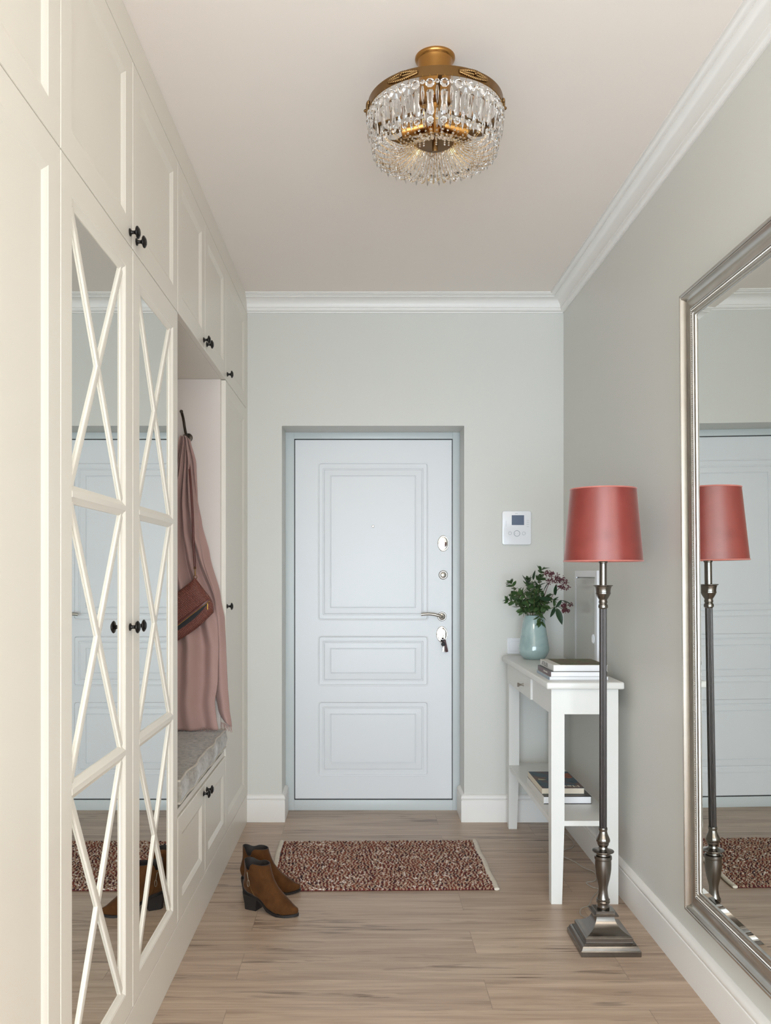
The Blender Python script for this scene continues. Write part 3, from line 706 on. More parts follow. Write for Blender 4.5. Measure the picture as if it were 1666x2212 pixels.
# bench cushion
cu = thing('bench_cushion', 'taupe velvet seat cushion with pale piping on the bench', 'cushion', (-0.92, 3.37, 0.531))
cx0, cx1, cy0, cy1, cz0, cz1 = -1.205, -0.626, 2.900, 3.852, 0.546, 0.628
bm = NB(); NU, NVv = 40, 56
def cush(a, b, top):
    x = cx0 + (cx1 - cx0)*a; y = cy0 + (cy1 - cy0)*b
    wob = 0.004*sin(b*17 + a*3) + 0.003*sin(b*31)
    puff = (1 - abs(2*a-1)**4)*(1 - abs(2*b-1)**6)
    if top: return Vector((x + wob*(a > 0.97), y, cz1 + 0.014*puff + 0.0025*sin(9*a + 14*b)*puff))
    return Vector((x + wob*(a > 0.97)*0.5, y, cz0 + 0.006 - 0.016*puff))
gt = [[bm.verts.new(cush(i/NU, j/NVv, True)) for j in range(NVv+1)] for i in range(NU+1)]
gb = [[bm.verts.new(cush(i/NU, j/NVv, False)) for j in range(NVv+1)] for i in range(NU+1)]
for g in (gt, gb):
    for i in range(NU):
        for j in range(NVv): bm.faces.new((g[i][j], g[i+1][j], g[i+1][j+1], g[i][j+1]))
def crim(g): return [g[i][0] for i in range(NU)] + [g[NU][j] for j in range(NVv)] + [g[i][NVv] for i in range(NU, 0, -1)] + [g[0][j] for j in range(NVv, 0, -1)]
rt, rb = crim(gt), crim(gb)
mid = []
for a, b in zip(rt, rb):
    p = (a.co + b.co)/2; d = Vector((p.x - (cx0+cx1)/2, p.y - (cy0+cy1)/2, 0))
    d = Vector((math.copysign(0.008, d.x) if (p.x > cx1-0.02 or p.x < cx0+0.02) else 0, 0, 0)); mid.append(bm.verts.new(p + d))
bridge(bm, rt, mid); bridge(bm, mid, rb)
tp = [Vector(v.co) for v in rt]; bp_ = [Vector(v.co) for v in rb]
obj('cushion_body', bm, M['cushion'], cu, angle=50)
for loop in (tp, bp_):
    bm = NB(); tube(bm, loop, 0.0042, 8, True); obj('piping', bm, M['piping'], cu)

# ------------------------------------------------------------------ wall mirror
mi = thing('wall_mirror', 'large mirror in a moulded silver frame leaning forward on the side wall', 'mirror', (XR - 0.0015, 2.275, 0.245))
tilt = Matrix.Translation((XR - 0.0015, 2.275, 0.245)) @ Matrix.Rotation(radians(-0.5), 4, 'Y')
MWd, MH = 0.99, 1.985
def mpm(u, v, w): return tilt @ Vector((-w, u, v))
loops = rect_steps(-MWd/2, MWd/2, 0, MH, [(0, 0), (0, 0.030), (0.002, 0.034), (0.006, 0.036), (0.010, 0.036), (0.012, 0.034), (0.0125, 0.0315), (0.0145, 0.0315), (0.0150, 0.034),
        (0.0175, 0.0345), (0.0190, 0.0320), (0.0215, 0.0275), (0.0255, 0.0232), (0.0310, 0.0198), (0.0380, 0.0178), (0.0460, 0.0172), (0.0530, 0.0180), (0.0565, 0.0190), (0.0570, 0.0215), (0.0590, 0.0228), (0.062, 0.0230), (0.064, 0.0215),
        (0.0645, 0.0185), (0.0715, 0.0185), (0.0720, 0.0210), (0.075, 0.0220), (0.078, 0.0205), (0.0785, 0.0185), (0.081, 0.0190), (0.084, 0.0175), (0.0865, 0.0155), (0.0870, 0.0125)])
bm = NB(); rings_from(bm, loops, mpm, False); fr = obj('frame', bm, M['silver'], mi, angle=40)
bm = NB()
for (a, b) in (((-1, 0), (1, 0)), ((1, 0), (1, 1)), ((1, 1), (-1, 1)), ((-1, 1), (-1, 0))):
    i = 0.068; pu = lambda q: Vector((q[0]*(MWd/2 - i), i if q[1] == 0 else MH - i, 0))
    p, q = pu(a), pu(b); n = int((q-p).length/0.0058)
    for k in range(n):
        c = p + (q-p)*(k/n); c = mpm(c.x, c.y, 0.0198)
        bmesh.ops.create_uvsphere(bm, u_segments=6, v_segments=4, radius=0.0026, matrix=Matrix.Translation(c))
obj('beading', bm, M['silver'], mi)
bm = NB(); loops = rect_steps(-MWd/2+0.082, MWd/2-0.082, 0.082, MH-0.082, [(0, 0.0125), (0.027, 0.0142)])
rings_from(bm, loops, mpm, True); obj('mirror_glass', bm, M['mirror'], mi, smooth=False)

# ------------------------------------------------------------------ intercom, switch, fuse box door
ic = thing('wall_intercom', 'white intercom panel with a small grey screen on the end wall', 'intercom', (0.816, YB, 1.49))
mpi = lambda u, v, w: Vector((u, YB - w, v))
bm = NB(); b = (0.740, 0.895, 1.487, 1.668)
rings_from(bm, [(rrect(b[0]+.004, b[1]-.004, b[2]+.004, b[3]-.004, .008), 0), (rrect(*b, .011), 0.008), (rrect(*b, .011), 0.016), (rrect(b[0]+.0015, b[1]-.0015, b[2]+.0015, b[3]-.0015, .010), 0.018), (rrect(b[0]+.004, b[1]-.004, b[2]+.004, b[3]-.004, .008), 0.0185)], mpi, True, True)
obj('housing', bm, M['plastic'], ic)
bm = NB(); rings_from(bm, [(rrect(.7905, .8565, 1.5925, 1.645, .001), 0.0186), (rrect(.7905, .8565, 1.5925, 1.645, .001), 0.0191)], mpi); obj('screen', bm, M['screen'], ic, smooth=False)
def ringdisc(name, x, zz, r, m1, m2):
    bm = NB(); lathe(bm, [(r*0.86, 0.0186), (r*0.86, 0.0196), (r, 0.0196), (r, 0.0186)], 32, Matrix.Translation((x, YB, zz)) @ FY, cap=False); o = obj(name, bm, m1, ic)
    bm = NB(); lathe(bm, [(r*0.86, 0.0186), (r*0.84, 0.0192), (0, 0.0194)], 32, Matrix.Translation((x, YB, zz)) @ FY, cap=False); obj('button_cap', bm, m2, o)
ringdisc('button', 0.8185, 1.5475, 0.0165, M['dial'], M['plastic'])
ringdisc('button', 0.7815, 1.5485, 0.0088, M['dial'], M['plastic'])
ringdisc('button', 0.8555, 1.5475, 0.0088, M['dial'], M['plastic'])
bm = NB()
for zz in (1.6165, 1.606, 1.595, 1.584): box(bm, 0.8705, 0.8835, YB-0.0192, YB-0.0186, zz-0.0005, zz+0.0005)
for zz in (1.612, 1.604, 1.596, 1.588): box(bm, 0.7585, 0.7625, YB-0.0192, YB-0.0186, zz-0.0008, zz+0.0008)
for x in (0.809, 0.813, 0.817, 0.821): box(bm, x, x+0.0025, YB-0.0192, YB-0.0186, 1.6525, 1.6545)
for x in (0.810, 0.824): box(bm, x-0.003, x+0.003, YB-0.0200, YB-0.0193, 1.547, 1.548)
obj('printing', bm, M['grey'], ic, smooth=False)
ic.rotation_euler = (0, 0, radians(-1.0))
sw = thing('light_switch', 'white square light switch low on the end wall behind the vase', 'switch', (0.810, YB, 0.90))
bm = NB(); b = (0.768, 0.853, 0.9015, 0.9865)
rings_from(bm, [(rrect(*b, .003), 0), (rrect(*b, .003), 0.008), (rrect(b[0]+.002, b[1]-.002, b[2]+.002, b[3]-.002, .003), 0.010), (rrect(b[0]+.011, b[1]-.011, b[2]+.013, b[3]-.016, .002), 0.010), (rrect(b[0]+.012, b[1]-.012, b[2]+.014, b[3]-.017, .002), 0.0075)], mpi)
obj('switch_frame', bm, M['plastic'], sw)
bm = NB(); rings_from(bm, [(rrect(b[0]+.013, b[1]-.013, b[2]+.015, b[3]-.018, .001), 0.0076), (rrect(b[0]+.013, b[1]-.013, b[2]+.015, b[3]-.018, .001), 0.010), (rrect(b[0]+.014, b[1]-.014, b[2]+.016, b[3]-.019, .001), 0.011)], mpi)
obj('rocker', bm, M['plastic'], sw)
fb = thing('fuse_box', 'pale glossy fuse box door on the side wall behind the lamp', 'fuse box', (XR, 4.11, 0.84))
mpf = lambda u, v, w: Vector((XR - w, u, v))
b = (3.905, 4.312, 0.84, 1.346)
bm = NB(); rings_from(bm, rect_steps(*b, [(0, 0), (0, 0.009), (0.001, 0.010), (0.012, 0.010), (0.030, 0.010), (0.031, 0.0045)]), mpf, False); obj('box_frame', bm, M['plastic'], fb, angle=20)
bm = NB(); rings_from(bm, rect_steps(b[0]+.033, b[1]-.033, b[2]+.033, b[3]-.036, [(0, 0.004), (0, 0.0095), (0.001, 0.0105)]), mpf)
M['fuse'] = mat('pale_grey_gloss_panel', rgb(206, 207, 203), 0.09, var=0.004)
fd = obj('box_door', bm, M['fuse'], fb, angle=20)
bm = NB(); rings_from(bm, [(rrect(3.945, 3.977, 1.008, 1.052, .016, 6), 0.0106), (rrect(3.945, 3.977, 1.008, 1.052, .016, 6), 0.0135), (rrect(3.948, 3.974, 1.011, 1.049, .013, 6), 0.0145), (rrect(3.951, 3.971, 1.014, 1.046, .010, 6), 0.0120)], mpf)
obj('latch', bm, M['plastic'], fd)

# ------------------------------------------------------------------ console table
ta = thing('console_table', 'narrow white console table with a lower shelf against the side wall', 'table', (0.886, 3.975, 0))
TX0, TX1, TY0, TY1, TZ = 0.730, 1.042, 3.420, 4.530, 0.897
bm = NB(); box(bm, TX0, TX1, TY0, TY1, TZ-0.029, TZ, 0.007, 3); obj('tabletop', bm, M['white'], ta)
LX0, LX1, LY0, LY1 = 0.754, 1.024, 3.446, 4.505
def leg_bm(x0, y0, ix, iy):
    """tapers on the two inner faces below the shelf"""
    bm = NB(); s = 0.053; rows = []
    for zz, k in ((0.0, 0.010), (0.33, 0.0), (0.868, 0.0)):
        xa, xb = (x0, x0 + s - k) if ix > 0 else (x0 + k, x0 + s)
        ya, yb = (y0, y0 + s - k) if iy > 0 else (y0 + k, y0 + s)
        rows.append([bm.verts.new(p) for p in ((xa, ya, zz), (xb, ya, zz), (xb, yb, zz), (xa, yb, zz))])
    for a, b in zip(rows, rows[1:]): bridge(bm, a, b)
    bm.faces.new(rows[0][::-1]); bm.faces.new(rows[-1]); return bm
for x0, ix in ((LX0, 1), (LX1-0.053, -1)):
    for y0, iy in ((LY0, 1), (LY1-0.053, -1)):
        obj('leg', leg_bm(x0, y0, ix, iy), M['white'], ta, smooth=False)
bm = NB(); box(bm, LX0+0.053, LX1-0.053, LY0+0.0006, LY0+0.02, 0.765, 0.868); obj('apron', bm, M['white'], ta, smooth=False)
bm = NB(); box(bm, LX0+0.053, LX1-0.053, LY1-0.02, LY1-0.0006, 0.765, 0.868); obj('apron', bm, M['white'], ta, smooth=False)
bm = NB(); box(bm, LX1-0.02, LX1-0.0006, LY0+0.053, LY1-0.053, 0.765, 0.868); obj('apron', bm, M['white'], ta, smooth=False)
bm = NB(); box(bm, LX0+0.0006, LX0+0.018, LY0+0.053, 3.828, 0.765, 0.868); box(bm, LX0+0.012, LX0+0.02, 3.828, LY1-0.053, 0.765, 0.868); obj('apron', bm, M['white'], ta, smooth=False)
bm = NB(); box(bm, LX0-0.009, LX0+0.011, 3.832, LY1-0.056, 0.767, 0.866, 0.001); dw = obj('drawer', bm, M['white'], ta, smooth=False)
bm = NB(); lathe(bm, [(0.0075, 0), (0.0075, 0.002), (0.0048, 0.004), (0.0045, 0.014), (0.0062, 0.018), (0.0095, 0.023), (0.0098, 0.027), (0.0085, 0.0285), (0, 0.0285)], 20,
                 Matrix.Translation((LX0-0.009, 4.005, 0.812)) @ Matrix.Rotation(radians(-90), 4, 'Y'), cap=False)
obj('knob', bm, M['nickel'], dw)['label'] = 'small brushed nickel knob'
bm = NB(); box(bm, LX0+0.0012, LX1-0.0012, LY0+0.0012, LY1-0.0012, 0.314, 0.335, 0.001); obj('shelf', bm, M['white'], ta, smooth=False)

# ------------------------------------------------------------------ books
def book(name, label, x0, x1, y0, y1, z0, th, spine, cover, pages, rot=0, cov=0.0016, group=None, back=None):
    """spine along the left long side, fore-edge to the right"""
    t = thing(name, label, name.split('_')[-1], ((x0+x1)/2, (y0+y1)/2, z0), rot, group)
    w, d = (x1-x0)/2, (y1-y0)/2
    bm = NB(); box(bm, -w+0.0015, w-0.002, -d+0.002, d-0.002, cov, th-cov); obj('pages', bm, pages, t, smooth=False, local=True)
    bm = NB(); box(bm, -w, w, -d, d, th-cov, th, 0.0004); obj('front_cover', bm, cover, t, smooth=False, local=True)
    bm = NB(); box(bm, -w, w, -d, d, 0.0002, cov, 0.0004); obj('back_cover', bm, back or spine, t, smooth=False, local=True)
    bm = NB(); box(bm, -w-0.001, -w+0.0012, -d, d, 0.0004, th-0.0002, 0.0004); s = obj('spine', bm, spine, t, smooth=False, local=True)
    return t, s, w, d
def text(body, size, m, parent, loc, rot, ext=0.0002, align='CENTER', sx=1.0):
    cv = bpy.data.curves.new('lettering', 'FONT'); cv.body = body; cv.size = size; cv.extrude = ext; cv.align_x = align; cv.align_y = 'CENTER'
    cv.materials.append(m); o = bpy.data.objects.new('lettering', cv); COL.objects.link(o)
    bpy.context.view_layer.update()
    me = bpy.data.meshes.new_from_object(o); bpy.data.objects.remove(o)
    o = bpy.data.objects.new('lettering', me); COL.objects.link(o)
    o.parent = parent; o.location = loc; o.rotation_euler = rot; o.scale = (sx, 1, 1); return o
g = 'books on top of the console table'
t, s, w, d = book('blue_spined_magazine', 'thin magazine with a grey-blue spine at the bottom of the pile on the table', 0.758, 0.998, 3.490, 3.755, TZ, 0.0135, M['bluespine'], M['whitecover'], M['pages'], radians(-0.5), 0.0006, g)
t, s, w, d = book('maroon_spined_book', 'paperback with a maroon spine in the middle of the pile on the table', 0.762, 0.990, 3.488, 3.752, TZ+0.0137, 0.0205, M['maroonspine'], M['blackcover'], M['pages'], radians(-0.3), 0.0008, g, M['blackcover'])
text('MODERN  INTERIORS', 0.0085, M['offwhitetext'], s, (-w-0.0011, -0.03, 0.0103), (radians(90), 0, radians(-90)), align='CENTER')
t, s, w, d = book('garden_photo_book', 'white-spined book with a garden photograph on its cover, top of the pile on the table', 0.774, 0.996, 3.500, 3.752, TZ+0.0344, 0.0265, M['whitecover'], M['whitecover'], M['pages'], radians(0.4), 0.002, g)
text('ATELIER', 0.024, M['ink'], s, (-w-0.0012, 0.035, 0.0133), (radians(90), 0, radians(-90)), align='CENTER', sx=1.35)
bm = NB(); box(bm, -w+0.030, w-0.001, -d+0.001, d-0.001, 0.0265, 0.0268); obj('cover_photo', bm, M['gardencover'], t, smooth=False, local=True)
g = 'books on the lower shelf of the console table'
t, s, w, d = book('white_spined_book', 'thick book with a white spine and black boards, lower one on the shelf', 0.775, 0.982, 3.70, 4.06, 0.335, 0.034, M['whitecover'], M['blackcover'], M['pages'], radians(0.5), 0.003, g, M['blackcover'])
t, s, w, d = book('painted_cover_book', 'book with a dark teal painted cover lying on the white-spined book', 0.777, 0.962, 3.735, 4.05, 0.3692, 0.026, M['cream_pages'], M['tealcover'], M['cream_pages'], radians(0.2), 0.001, g, M['tealcover'])
text('Hesse', 0.044, M['offwhitetext'], t, (w-0.012, -d+0.036, 0.0261), (0, 0, pi), ext=0.0003, align='LEFT', sx=1.05)
bm = NB()
pts = [(0.035, 0.065), (0.055, 0.105), (0.088, 0.125), (0.088, 0.035), (0.068, 0.022), (0.045, 0.034)]
a = [bm.verts.new((x, y, 0.0261)) for x, y in pts]; b = [bm.verts.new((x, y, 0.0264)) for x, y in pts]; bridge(bm, a, b); bm.faces.new(b)
obj('cover_shape', bm, M['orange'], t, smooth=False, local=True)
bm = NB(); pts = [(-0.075, 0.015), (-0.055, 0.004), (-0.040, 0.0), (-0.062, -0.012), (-0.078, -0.004)]
a = [bm.verts.new((x, y, 0.0261)) for x, y in pts]; b = [bm.verts.new((x, y, 0.0264)) for x, y in pts]; bridge(bm, a, b); bm.faces.new(b)
obj('cover_shape', bm, mat('pale_yellow_paint', rgb(176, 172, 128), 0.35), t, smooth=False, local=True)

# ------------------------------------------------------------------ vase and cut branches
VX, VY = 0.868, 4.375
bm = NB()
lathe(bm, [(0, 0), (0.050, 0), (0.054, 0.002), (0.066, 0.016), (0.0745, 0.032), (0.0775, 0.044), (0.0775, 0.050), (0.0745, 0.075), (0.069, 0.110), (0.0635, 0.145), (0.0585, 0.175),
           (0.0545, 0.196), (0.0515, 0.207), (0.0475, 0.2145), (0.0462, 0.220), (0.0452, 0.2225), (0.0435, 0.2215), (0.0432, 0.214), (0.047, 0.200), (0.054, 0.170), (0.068, 0.09), (0.070, 0.045), (0.045, 0.012), (0, 0.010)], 64,
      Matrix.Translation((VX, VY, TZ)), cap=False)
tag(obj('vase', bm, M['vase'], angle=60), 'pale blue-green glazed vase on the console table', 'vase')
def leaf_bm(bm, mx, L, Wd, fold=0.25, droop=0.15, n=6):
    """pointed leaf with a folded midrib, growing along local x"""
    rows = []
    for i in range(n + 1):
        t = i / n; hw = Wd/2 * (sin(pi*min(1, t**0.8)))**0.8 if 0 < t < 1 else 0.0003
        x = L*t; zz = -droop*L*t*t
        rows.append([bm.verts.new(mx @ Vector((x, hw, zz + fold*hw))), bm.verts.new(mx @ Vector((x, 0, zz))), bm.verts.new(mx @ Vector((x, -hw, zz + fold*hw)))])
    for a, b in zip(rows, rows[1:]): bridge(bm, a, b, False)
def frame_at(p, d, roll):
    d = d.normalized(); q = Vector((1, 0, 0)).rotation_difference(d).to_matrix().to_4x4()
    return Matrix.Translation(p) @ q @ Matrix.Rotation(roll, 4, 'X')
base = Vector((VX, VY, TZ + 0.05)); mouth = Vector((VX, VY, TZ + 0.222))
rnd = random.Random(11)
def branch_pts(end, spread=0.03, sag=0.0):
    e = Vector(end); m = mouth + Vector(((e.x - VX)*0.28, (e.y - VY)*0.28, 0))
    m.x = max(VX-0.036, min(VX+0.036, m.x)); m.y = max(VY-0.036, min(VY+0.036, m.y))
    b0 = base + Vector((-(m.x-VX)*0.6, -(m.y-VY)*0.6, 0))
    mid = m.lerp(e, 0.5) + Vector((0, 0, 0.02 + sag))
    return smooth_pts([b0, m, mid, e], 8)
SPR = [((0.728, 4.33, 1.198), .0), ((0.747, 4.36, 1.283), .0), ((0.835, 4.34, 1.300), .0), ((0.902, 4.35, 1.349), .0), ((0.885, 4.30, 1.300), .0), ((0.930, 4.33, 1.213), .02),
       ((0.795, 4.29, 1.235), .0), ((0.850, 4.27, 1.265), .0), ((0.800, 4.31, 1.145), .03), ((0.885, 4.295, 1.090), .05), ((0.955, 4.31, 1.195), .02), ((0.860, 4.42, 1.275), .0), ((0.905, 4.28, 1.165), .03), ((0.775, 4.42, 1.225), 0.0)]
for e, sag in SPR:
    pts = branch_pts(e, sag=sag)
    t = thing('leafy_sprig', 'small-leaved green sprig in the pale blue-green vase', 'sprig', tuple(pts[0]), group='green sprigs in the vase')
    bm = NB(); tube(bm, pts, [0.0018 - 0.0008*i/len(pts) for i in range(len(pts))], 6); obj('stem', bm, M['stem'], t)
    bm = NB(); n = len(pts); last = None; acc = 0; k = 0
    for i in range(9, n):
        d = pts[i] - pts[i-1]; acc += d.length
        if i > 9 and acc < 0.0125: continue
        acc = 0; k += 1; dd = d.normalized()
        side = dd.orthogonal().normalized(); side.rotate(Matrix.Rotation(k*1.3 + rnd.uniform(-.4, .4), 3, dd))
        for sgnn in (1, -1):
            dirn = side*sgnn*0.9 + dd*0.55 + Vector((0, -0.1, rnd.uniform(-.15, .2)))
            leaf_bm(bm, frame_at(pts[i], dirn, rnd.uniform(-.8, .8)), rnd.uniform(.030, .044), rnd.uniform(.017, .024), 0.3, rnd.uniform(0, .3))
    tip = pts[-1]; dd = (pts[-1]-pts[-2]).normalized()
    for q in range(6):
        a = q*pi/3; side = dd.orthogonal().normalized(); side.rotate(Matrix.Rotation(a, 3, dd))
        leaf_bm(bm, frame_at(tip, side*0.8 + dd*0.6, rnd.uniform(-.5, .5)), rnd.uniform(.026, .038), rnd.uniform(.015, .020), 0.3, 0.1)
    obj('leaf_cluster', bm, M['leaf'], t, angle=60)
FL = [((0.945, 4.30, 1.318), 'burgundy-flowered sprig rising to the right of the vase, behind the green leaves', 0.030),
      ((1.002, 4.31, 1.278), 'burgundy-flowered sprig with open buds leaning towards the fuse box', 0.026),
      ((1.015, 4.29, 1.165), 'dark-leaved sprig with a burgundy flower head leaning low to the right of the vase', 0.024)]
BIG = [[((0.90, 4.30, 1.235), (0.05, -0.2, 0.25), .075), ((0.845, 4.32, 1.275), (-0.9, -0.2, 0.75), .072), ((0.85, 4.30, 1.30), (0.1, -0.1, 1), .05)],
       [((0.960, 4.30, 1.222), (0.0, -0.15, 1), .058), ((0.94, 4.30, 1.20), (-1, -0.2, 0.15), .07)],
       [((0.985, 4.28, 1.198), (1, -0.1, -0.32), .072), ((0.955, 4.28, 1.165), (-0.45, -0.2, -1), .058), ((0.962, 4.28, 1.160), (0.35, -0.2, -1), .088), ((0.97, 4.29, 1.165), (1, 0.1, -0.45), .07), ((0.99, 4.29, 1.20), (-0.5, -0.1, -0.7), .05)]]
for (e, lb, rad), leaves in zip(FL, BIG):
    pts = branch_pts(e)
    t = thing('flowering_sprig', lb, 'sprig', tuple(pts[0]))
    bm = NB(); tube(bm, pts, 0.0016, 6); ev = Vector(e)
    bl = NB()
    for q in range(18):
        dv = Vector((rnd.gauss(0, 1), rnd.gauss(0, .6), rnd.gauss(0.2, .9))).normalized() * rad * rnd.uniform(.6, 1.25)
        st_ = pts[-1 - (q % 4)]
        tube(bm, [st_, st_ + dv*0.5 + Vector((0, 0, .003)), ev + dv], 0.0008, 5)
        for w_ in range(11):
            ball(bl, ev + dv + Vector((rnd.gauss(0, .0045), rnd.gauss(0, .004), rnd.gauss(0, .0045))), rnd.uniform(.002, .0033), 6, 4)
    obj('stem', bm, M['flower'] if lb.startswith('b') else M['stem'], t)
    obj('flower_head', bl, M['flower'], t)
    for (p, d, L) in leaves:
        b2 = NB(); leaf_bm(b2, frame_at(Vector(p), Vector(d), rnd.uniform(-.3, .5) + (0.9 if abs(d[2]) > 0.6 else 0.3)), L, L*0.36, 0.18, 0.12, 10); obj('large_leaf', b2, M['bigleaf'], t, angle=60)

# ------------------------------------------------------------------ floor lamp
PX, PY = 0.858, 3.072
la = thing('floor_lamp', 'tall pewter floor lamp with a coral velvet shade', 'lamp', (PX, PY, 0), radians(-0.6))
T = Matrix.Translation((PX, PY, 0))
bm = NB(); hw = lambda w: [(-w, -w), (w, -w), (w, w), (-w, w)]
steps = [(0.1035, 0.0), (0.1045, 0.002), (0.1045, 0.018), (0.1035, 0.020), (0.1015, 0.0205), (0.100, 0.024), (0.098, 0.030), (0.095, 0.034), (0.092, 0.0355), (0.090, 0.036), (0.090, 0.0385),
         (0.083, 0.040), (0.0825, 0.043), (0.0825, 0.055), (0.0815, 0.0565), (0.0785, 0.0575), (0.0765, 0.060), (0.0685, 0.063), (0.0590, 0.068), (0.0500, 0.0745), (0.0425, 0.0825), (0.0370, 0.0915),
         (0.0330, 0.101), (0.0310, 0.110), (0.0305, 0.115), (0.0420, 0.1155), (0.0435, 0.117), (0.0435, 0.121), (0.0425, 0.122), (0.0335, 0.123), (0.0330, 0.130), (0.0320, 0.131)]
rings = [[bm.verts.new((PX+x, PY+y, zz)) for x, y in hw(w)] for w, zz in steps]
for a, b in zip(rings, rings[1:]): bridge(bm, a, b)
bm.faces.new(rings[0][::-1]); bm.faces.new(rings[-1])
obj('base', bm, M['pewter'], la, angle=25)
bm = NB(); lathe(bm, [(0.0215, 0.131), (0.0225, 0.133), (0.0225, 0.138), (0.0205, 0.140), (0.0195, 0.146), (0.0205, 0.1505), (0.0235, 0.152), (0.0240, 0.156), (0.0225, 0.159), (0.0235, 0.1610), (0.0235, 0.164), (0.0210, 0.166),
    (0.0190, 0.172), (0.0168, 0.184), (0.0158, 0.196), (0.0165, 0.208), (0.0195, 0.222), (0.0235, 0.238), (0.0268, 0.256), (0.0286, 0.274), (0.0290, 0.292), (0.0285, 0.302), (0.0285, 0.306), (0.0305, 0.308), (0.0310, 0.313), (0.0305, 0.319),
    (0.0275, 0.321), (0.0235, 0.323), (0.0230, 0.327), (0.0250, 0.330), (0.0370, 0.334), (0.0385, 0.336), (0.0375, 0.338), (0.0250, 0.340), (0.0165, 0.345), (0.0150, 0.352), (0.0185, 0.357), (0.0205, 0.363), (0.0205, 0.367),
    (0.0235, 0.370), (0.0245, 0.374), (0.0242, 0.379), (0.0205, 0.388), (0.0160, 0.398), (0.0138, 0.408), (0.0150, 0.411), (0.0155, 0.416), (0.0150, 0.420), (0.0130, 0.421)], 48, T)
obj('turned_foot', bm, M['pewter'], la, angle=30)
bm = NB(); NF = 16; seg = NF*6; rr_ = []
for zz in (0.420, 1.208):
    r0 = 0.0133 if zz < 1 else 0.0128
    rr_.append([bm.verts.new((PX + (r0 - 0.0017*(0.5-0.5*cos(2*pi*NF*k/seg))**1.0)*cos(2*pi*k/seg), PY + (r0 - 0.0017*(0.5-0.5*cos(2*pi*NF*k/seg)))*sin(2*pi*k/seg), zz)) for k in range(seg)])
bridge(bm, *rr_); bm.faces.new(rr_[0][::-1]); bm.faces.new(rr_[1])
obj('fluted_pole', bm, M['pewterdark'], la, angle=80)
bm = NB(); lathe(bm, [(0.013, 1.205), (0.0135, 1.2065), (0.0165, 1.209), (0.0172, 1.214), (0.0160, 1.220), (0.0138, 1.222), (0.0135, 1.2245), (0.0150, 1.2265), (0.0155, 1.2305), (0.0148, 1.2335), (0.0140, 1.236), (0.0145, 1.2385),
    (0.0190, 1.245), (0.0235, 1.253), (0.0255, 1.258), (0.0268, 1.2595), (0.0268, 1.263), (0.0258, 1.2645), (0.0262, 1.272), (0.0275, 1.279), (0.0300, 1.2855), (0.0345, 1.2880), (0.0348, 1.2895), (0.0320, 1.2905), (0.0150, 1.290), (0.0128, 1.2895), (0.0128, 1.368),
    (0.0150, 1.3695), (0.0155, 1.374), (0.0175, 1.377), (0.019, 1.385), (0.008, 1.387), (0.008, 1.42), (0, 1.42)], 48, T)
obj('candle_cup', bm, M['pewter'], la, angle=30)
def ringprof(prof): 
    bm = NB(); lathe(bm, prof, 72, T, cap=False); return bm
SB0, SB1, ST0, ST1 = 1.3765, 0.1385, 1.634, 0.1155
M['velvet'].node_tree.nodes['Principled BSDF'].inputs['Specular IOR Level'].default_value = 0.9
sh = obj('lamp_shade', ringprof([(SB1, SB0), (ST1, ST0)]), M['velvet'], la)
obj('shade_lining', ringprof([(SB1-0.0012, SB0+0.0002), (ST1-0.0012, ST0-0.0002)]), M['shadelining'], sh)
for r, zz in ((SB1, SB0), (ST1, ST0)):
    bm = NB(); tube(bm, [(PX + r*cos(2*pi*k/72), PY + r*sin(2*pi*k/72), zz) for k in range(72)], 0.0024, 8, True); obj('shade_trim', bm, M['shadetrim'], sh)
bm = NB()
for k in range(3):
    a = 2*pi*k/3 + 0.4; tube(bm, [(PX, PY, 1.40), (PX + 0.1375*cos(a), PY + 0.1375*sin(a), 1.378)], 0.0014, 6)
obj('shade_ring', bm, M['pewter'], sh)
bm = NB(); lathe(bm, [(0, 1.395), (0.013, 1.40), (0.014, 1.43), (0.020, 1.455), (0.0285, 1.485), (0.028, 1.505), (0.018, 1.522), (0, 1.528)], 24, T, cap=False); obj('bulb', bm, M['shadelining'], la)
cp = [(0.862, 3.170, 0.05), (0.87, 3.19, 0.012), (0.905, 3.25, 0.0035), (0.878, 3.304, .003), (0.851, 3.312, .003), (0.845, 3.344, .003), (0.862, 3.395, .003), (0.9, 3.428, .003), (0.937, 3.511, .003), (0.987, 3.60, .003), (0.965, 3.630, .003), (0.956, 3.68, .003), (0.995, 3.70, .003),
      (1.022, 3.76, .003), (1.022, 3.817, .003), (0.993, 3.865, .003), (0.969, 3.952, .003), (0.939, 4.01, .003), (0.925, 4.07, .003), (0.971, 4.124, .003), (1.009, 4.152, .003), (1.035, 4.223, .003), (1.036, 4.297, .003), (1.028, 4.366, .003), (0.98, 4.46, .003)]
bm = NB(); tube(bm, smooth_pts(cp, 5), 0.0023, 6); obj('cord', bm, M['cord'], la)

